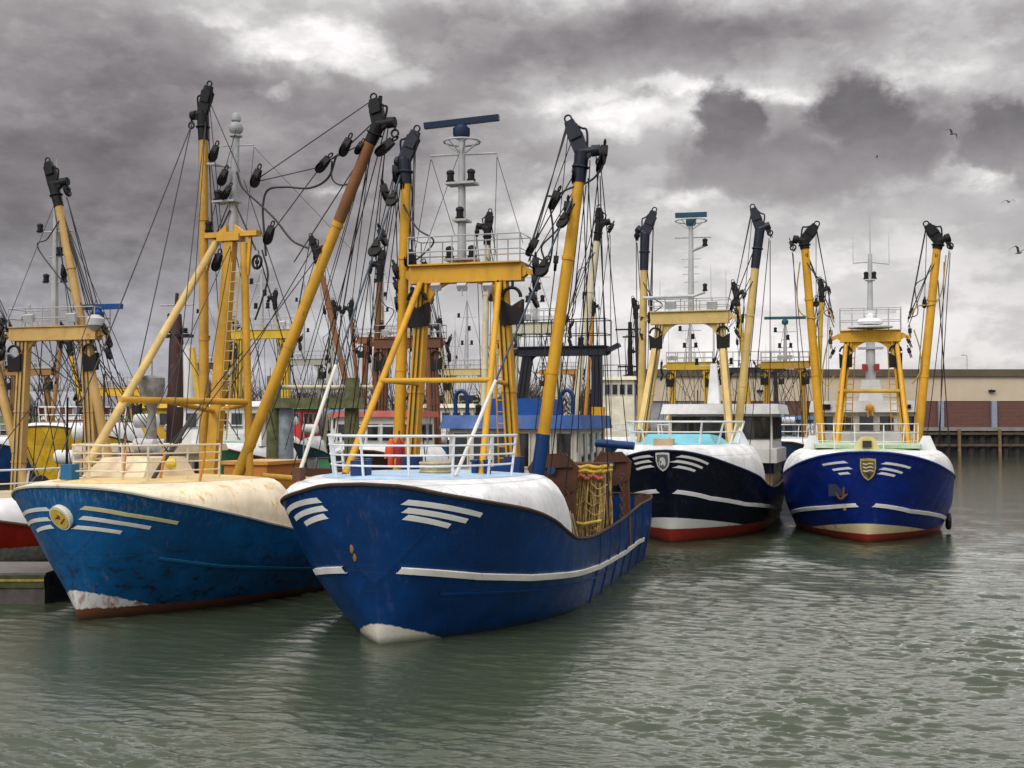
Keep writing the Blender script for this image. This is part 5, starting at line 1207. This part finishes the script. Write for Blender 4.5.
# ================================================================== water
def water():
    th = np.concatenate([np.linspace(-math.pi, -.62, 90, endpoint=False), np.linspace(-.62, .62, 1000), np.linspace(.62, math.pi, 90, endpoint=False)[1:]])
    # rows tightly spaced where the picture resolves the ripples
    ang = np.linspace(math.atan(5 / 1.5), math.atan(5 / 7.0), 24, endpoint=False); ang2 = np.linspace(math.atan(5 / 7.0), math.atan(5 / 175.0), 1400, endpoint=False)
    r = np.concatenate([5 / np.tan(ang), 5 / np.tan(ang2), np.geomspace(176, 6000, 36)])
    Rr, T = np.meshgrid(r, th, indexing='ij'); X = Rr * np.sin(T); Y = Rr * np.cos(T)
    dr = np.gradient(r)[:, None]; lim = np.maximum(dr * 2.1, np.where(np.abs(T) < .64, Rr * .00124 * 2.1, Rr * .08))
    Z = np.zeros_like(X); g = np.random.default_rng(11)
    # gusts: patches of stronger and weaker ripple
    def field(n, l0, l1):
        f = np.zeros_like(X)
        for _ in range(n):
            l = g.uniform(l0, l1); a = g.uniform(0, 6.28); f += np.sin((X * math.cos(a) + Y * math.sin(a)) * 6.283 / l + g.uniform(0, 6.28))
        return f / math.sqrt(n)
    gust = np.clip(.85 + .35 * field(6, 7, 26) + .18 * field(5, 3, 7), .35, 1.3)
    lee = np.ones_like(X)
    for px, py, rad, am in ((379, 655, 7.5, .55), (560, 640, 7, .3), (150, 640, 7, .5), (250, 660, 5, .3)):
        c = on_z(px, py); lee -= am * np.exp(-(((X - c.x) ** 2 + (Y - c.y) ** 2) / rad ** 2))
    lee = np.clip(lee, .35, 1)
    wd = R(252)
    for i in range(150):
        l = .11 * (1.2 / .11) ** (g.random() ** 1.25); a = wd + g.normal(0, .30); k = 6.283 / l
        amp = .0064 * l ** .85 * g.uniform(.5, 1.2) * (1.15 if l < .7 else .8); ph = g.uniform(0, 6.28)
        wv = np.sin((X * math.cos(a) + Y * math.sin(a)) * k + ph)
        fade = np.clip((l - lim) / (lim * .6 + 1e-6), 0, 1)
        Z += amp * wv * fade
    Z *= gust * lee
    Z += .012 * np.sin((X * .5 + Y * .86) * 6.283 / 6.5) * np.exp(-Rr / 120)
    nv = X.size; nr, nt = X.shape
    me = bpy.data.meshes.new('water'); idx = np.arange(nv).reshape(nr, nt)
    nx = np.concatenate([idx[:, 1:], idx[:, :1]], axis=1)
    q = np.stack([idx[:-1], idx[1:], nx[1:], nx[:-1]], axis=-1).reshape(-1, 4)
    me.vertices.add(nv); me.vertices.foreach_set('co', np.stack([X, Y, Z], -1).astype(np.float32).ravel())
    me.loops.add(q.size); me.loops.foreach_set('vertex_index', q.astype(np.int32).ravel())
    me.polygons.add(len(q)); me.polygons.foreach_set('loop_start', (np.arange(len(q)) * 4).astype(np.int32)); 
    me.polygons.foreach_set('use_smooth', np.ones(len(q), bool)); me.update(calc_edges=True); me.validate()
    m, nt_, b = nt_new('harbour_water'); k = N(nt_); o = k.obj()
    k.put(b.inputs['Base Color'], k.mix(k.rng(k.noise(o, .06, 3), .35, .65), (.036, .049, .029), (.050, .063, .038)))
    b.inputs['Roughness'].default_value = .05; b.inputs['IOR'].default_value = 1.333
    h1 = k.noise(k.obj((1.0, 2.0, 1)), 4.6, 5, .65, .3); h2 = k.noise(k.obj((.8, 1.6, 1)), .9, 4, .6, .3)
    k.put(b.inputs['Normal'], k.bump(k.math('ADD', k.math('MULTIPLY', h1, .5), k.math('MULTIPLY', h2, .8)), .35, .08))
    me.materials.append(m); ob = bpy.data.objects.new('water', me); COL.objects.link(ob); tag(ob, kind='structure')
water()

# ================================================================== light: broken overcast sky and a soft sun behind cloud
SUN = V((-.52, -.62, .62)).normalized(); el = math.asin(SUN.z); rot = math.atan2(SUN.x, SUN.y)
W = bpy.data.worlds.new('World'); S.world = W; W.use_nodes = True; nt = W.node_tree; k = N(nt); bgN = nt.nodes['Background']
sky = k.n('ShaderNodeTexSky', sky_type='NISHITA'); sky.sun_disc = False; sky.sun_elevation = el; sky.sun_rotation = rot; sky.altitude = 0; sky.air_density = 1; sky.dust_density = 3
tc = k.n('ShaderNodeTexCoord'); D_ = tc.outputs['Generated']
sep0 = k.n('ShaderNodeSeparateXYZ'); k.put(sep0.inputs[0], D_)
wcol = k.vm('SUBTRACT', k.noise(k.vm('MULTIPLY', D_, (1, 1, 1.5)), 8.0, 8, .62, color=True), (.5, .5, .5)); wcol2 = k.vm('SUBTRACT', k.noise(D_, 30.0, 6, .6, color=True), (.5, .5, .5))
Dw = k.vm('ADD', k.vm('ADD', D_, k.vm('MULTIPLY', wcol, (.10, .06, .065))), k.vm('MULTIPLY', wcol2, (.04, .02, .028)))
sp = k.n('ShaderNodeSeparateXYZ'); k.put(sp.inputs[0], Dw)
ys = k.math('MAXIMUM', sp.outputs[1], .08); uu = k.math('DIVIDE', sp.outputs[0], ys); vv = k.math('DIVIDE', sp.outputs[2], ys)
cx = k.n('ShaderNodeCombineXYZ'); k.put(cx.inputs[0], uu); k.put(cx.inputs[1], vv); UV = cx.outputs[0]
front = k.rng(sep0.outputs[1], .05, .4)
blobs = [(290, -150, 280, 80, 6.0), (960, -140, 360, 76, 5.4), (620, -230, 620, 100, 3.4), (300, 42, 80, 30, .42), (400, 70, 70, 28, .18), (205, 10, 60, 22, .10), (640, 112, 95, 30, .36), (560, 85, 70, 26, .16), (745, 84, 120, 24, .34), (925, 58, 100, 40, .32), (1010, 80, 60, 45, .2),  # entries with negative y are unseen glows above frame, added for water glitter
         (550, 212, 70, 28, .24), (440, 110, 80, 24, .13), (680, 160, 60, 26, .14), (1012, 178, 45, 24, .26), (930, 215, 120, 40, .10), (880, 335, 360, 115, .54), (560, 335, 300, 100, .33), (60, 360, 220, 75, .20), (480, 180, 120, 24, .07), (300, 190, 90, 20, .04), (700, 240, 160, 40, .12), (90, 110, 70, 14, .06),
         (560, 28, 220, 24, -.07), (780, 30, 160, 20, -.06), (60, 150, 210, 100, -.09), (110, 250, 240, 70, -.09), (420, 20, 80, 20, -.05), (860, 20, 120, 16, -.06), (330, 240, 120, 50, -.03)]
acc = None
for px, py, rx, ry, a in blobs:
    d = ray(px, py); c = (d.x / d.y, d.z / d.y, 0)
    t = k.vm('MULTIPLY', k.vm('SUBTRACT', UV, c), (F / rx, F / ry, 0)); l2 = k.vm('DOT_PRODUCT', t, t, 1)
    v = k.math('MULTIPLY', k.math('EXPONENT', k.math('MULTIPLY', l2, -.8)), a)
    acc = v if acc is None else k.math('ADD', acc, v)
dome = None
for px, py, rx, ry, a in [(866, 112, 50, 46, 1), (738, 120, 40, 44, .95), (800, 172, 130, 34, .9), (905, 158, 60, 40, .85), (1000, 138, 44, 44, 1), (1030, 160, 40, 40, .9), (655, 95, 30, 12, .5)]:
    d = ray(px, py); c = (d.x / d.y, d.z / d.y, 0)
    t = k.vm('MULTIPLY', k.vm('SUBTRACT', UV, c), (F / rx, F / ry, 0)); l2 = k.vm('DOT_PRODUCT', t, t, 1)
    v = k.math('MULTIPLY', k.math('EXPONENT', k.math('MULTIPLY', l2, -.7)), a); dome = v if dome is None else k.math('MAXIMUM', dome, v)
brt = None
for px, py, rx, ry, a in [(302, 42, 74, 26, 1), (350, 62, 55, 17, .9), (292, 94, 26, 9, .6), (408, 76, 30, 16, .7), (215, 12, 70, 14, .55), (640, 120, 75, 20, 1), (600, 98, 60, 14, .8), (690, 84, 60, 11, .85), (748, 86, 55, 12, .9), (800, 92, 40, 10, .7), (915, 72, 80, 22, .6), (1005, 30, 60, 18, .5), (545, 216, 55, 20, .85), (570, 245, 40, 10, .6), (690, 196, 45, 12, .65), (1008, 182, 44, 12, .75), (335, 196, 40, 9, .5), (470, 200, 60, 10, .5), (940, 150, 26, 8, .5), (560, 170, 50, 12, .5)]:
    d = ray(px, py); c = (d.x / d.y, d.z / d.y, 0)
    t = k.vm('MULTIPLY', k.vm('SUBTRACT', UV, c), (F / rx, F / ry, 0)); l2 = k.vm('DOT_PRODUCT', t, t, 1)
    v = k.math('MULTIPLY', k.math('EXPONENT', k.math('MULTIPLY', l2, -.7)), a); brt = v if brt is None else k.math('MAXIMUM', brt, v)
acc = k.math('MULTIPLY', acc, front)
# cloud texture seen in perspective on a flat deck
zz = k.math('ADD', k.math('ABSOLUTE', sep0.outputs[2]), .16); fx = k.math('DIVIDE', sep0.outputs[0], zz); fy = k.math('DIVIDE', sep0.outputs[1], zz)
cf = k.n('ShaderNodeCombineXYZ'); k.put(cf.inputs[0], fx); k.put(cf.inputs[1], fy)
n1 = k.noise(cf.outputs[0], 1.15, 9, .58, .1); n2 = k.noise(k.vm('MULTIPLY', D_, (1, 1, 2.0)), 9, 8, .6, .05)
tex = k.math('ADD', k.math('MULTIPLY', k.math('SUBTRACT', n1, .5), .42), k.math('MULTIPLY', k.math('SUBTRACT', n2, .5), .42))
zen = k.rng(sep0.outputs[2], .42, .9, 0, 1.5, True); back = k.rng(sep0.outputs[1], .25, -.5, 0, .85, True)  # back: unseen sky behind the camera, brightened to light the boat fronts
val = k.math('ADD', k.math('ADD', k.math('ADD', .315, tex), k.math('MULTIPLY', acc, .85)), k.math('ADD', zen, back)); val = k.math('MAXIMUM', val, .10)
n3 = k.noise(D_, 26, 8, .62); n4 = k.noise(k.vm('MULTIPLY', D_, (1, 1, 1.8)), 17, 9, .62, .05)
bm_ = k.math('MULTIPLY', k.rng(k.math('ADD', brt, k.math('MULTIPLY', k.math('SUBTRACT', n4, .5), .95)), .22, .92, 0, 1, True), front)
val = k.math('ADD', val, k.math('MULTIPLY', bm_, .42))
# lumpy undersides across the whole deck
lump = k.rng(k.noise(k.vm('MULTIPLY', D_, (1, 1, 2.0)), 13, 10, .60, .05), .44, .60, 0, 1, True)
val = k.math('MULTIPLY', val, k.math('ADD', .84, k.math('MULTIPLY', lump, .24)))
dm = k.math('MULTIPLY', k.rng(k.math('ADD', dome, k.math('MULTIPLY', k.math('SUBTRACT', n3, .5), .55)), .33, .70, 0, 1, True), front)
lowf = k.rng(vv, (421 - 95) / F, (421 - 215) / F, .0, 1, True)
dark = k.math('ADD', k.math('ADD', .15, k.math('MULTIPLY', lowf, .24)), k.math('MULTIPLY', k.math('SUBTRACT', n4, .5), .22))
mx = k.n('ShaderNodeMix'); k.put(mx.inputs[0], k.math('MULTIPLY', dm, .92)); k.put(mx.inputs[2], val); k.put(mx.inputs[3], dark); val = mx.outputs[0]
cr = k.mix(k.rng(val, .1, .6), (1.0, .90, .95), (1.0, .965, .955)); clouds = k.mix(1.0, cr, val, 'MULTIPLY')
vcomb = k.n('ShaderNodeCombineXYZ'); [k.put(vcomb.inputs[i], val) for i in range(3)]
clouds = k.mix(1.0, cr, vcomb.outputs[0], 'MULTIPLY')
bluish = k.math('MULTIPLY', k.math('MULTIPLY', k.rng(sep0.outputs[2], .16, .0), k.rng(sep0.outputs[0], .1, -.3)), .8)
clouds = k.mix(k.math('MULTIPLY', bluish, 1.0), clouds, k.mix(1.0, clouds, (.88, .96, 1.14), 'MULTIPLY'))
skyc = k.vm('SCALE', sky.outputs[0], .06)
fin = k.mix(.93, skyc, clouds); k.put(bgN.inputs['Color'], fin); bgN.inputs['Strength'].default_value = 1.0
L = bpy.data.lights.new('sun', 'SUN'); L.energy = 1.4; L.angle = R(25); L.color = (1, .95, .88); lo = bpy.data.objects.new('sun', L); COL.objects.link(lo); lo.rotation_euler = SUN.to_track_quat('Z', 'Y').to_euler()

# ================================================================== render settings
S.view_settings.view_transform = 'Standard'; S.view_settings.look = 'None'; S.view_settings.exposure = 0; S.view_settings.gamma = 1
S.cycles.use_denoising = True; S.cycles.max_bounces = 6; S.cycles.diffuse_bounces = 3; S.cycles.glossy_bounces = 3
S.cycles.sample_clamp_indirect = 6
S.cycles.caustics_reflective = False; S.cycles.caustics_refractive = False
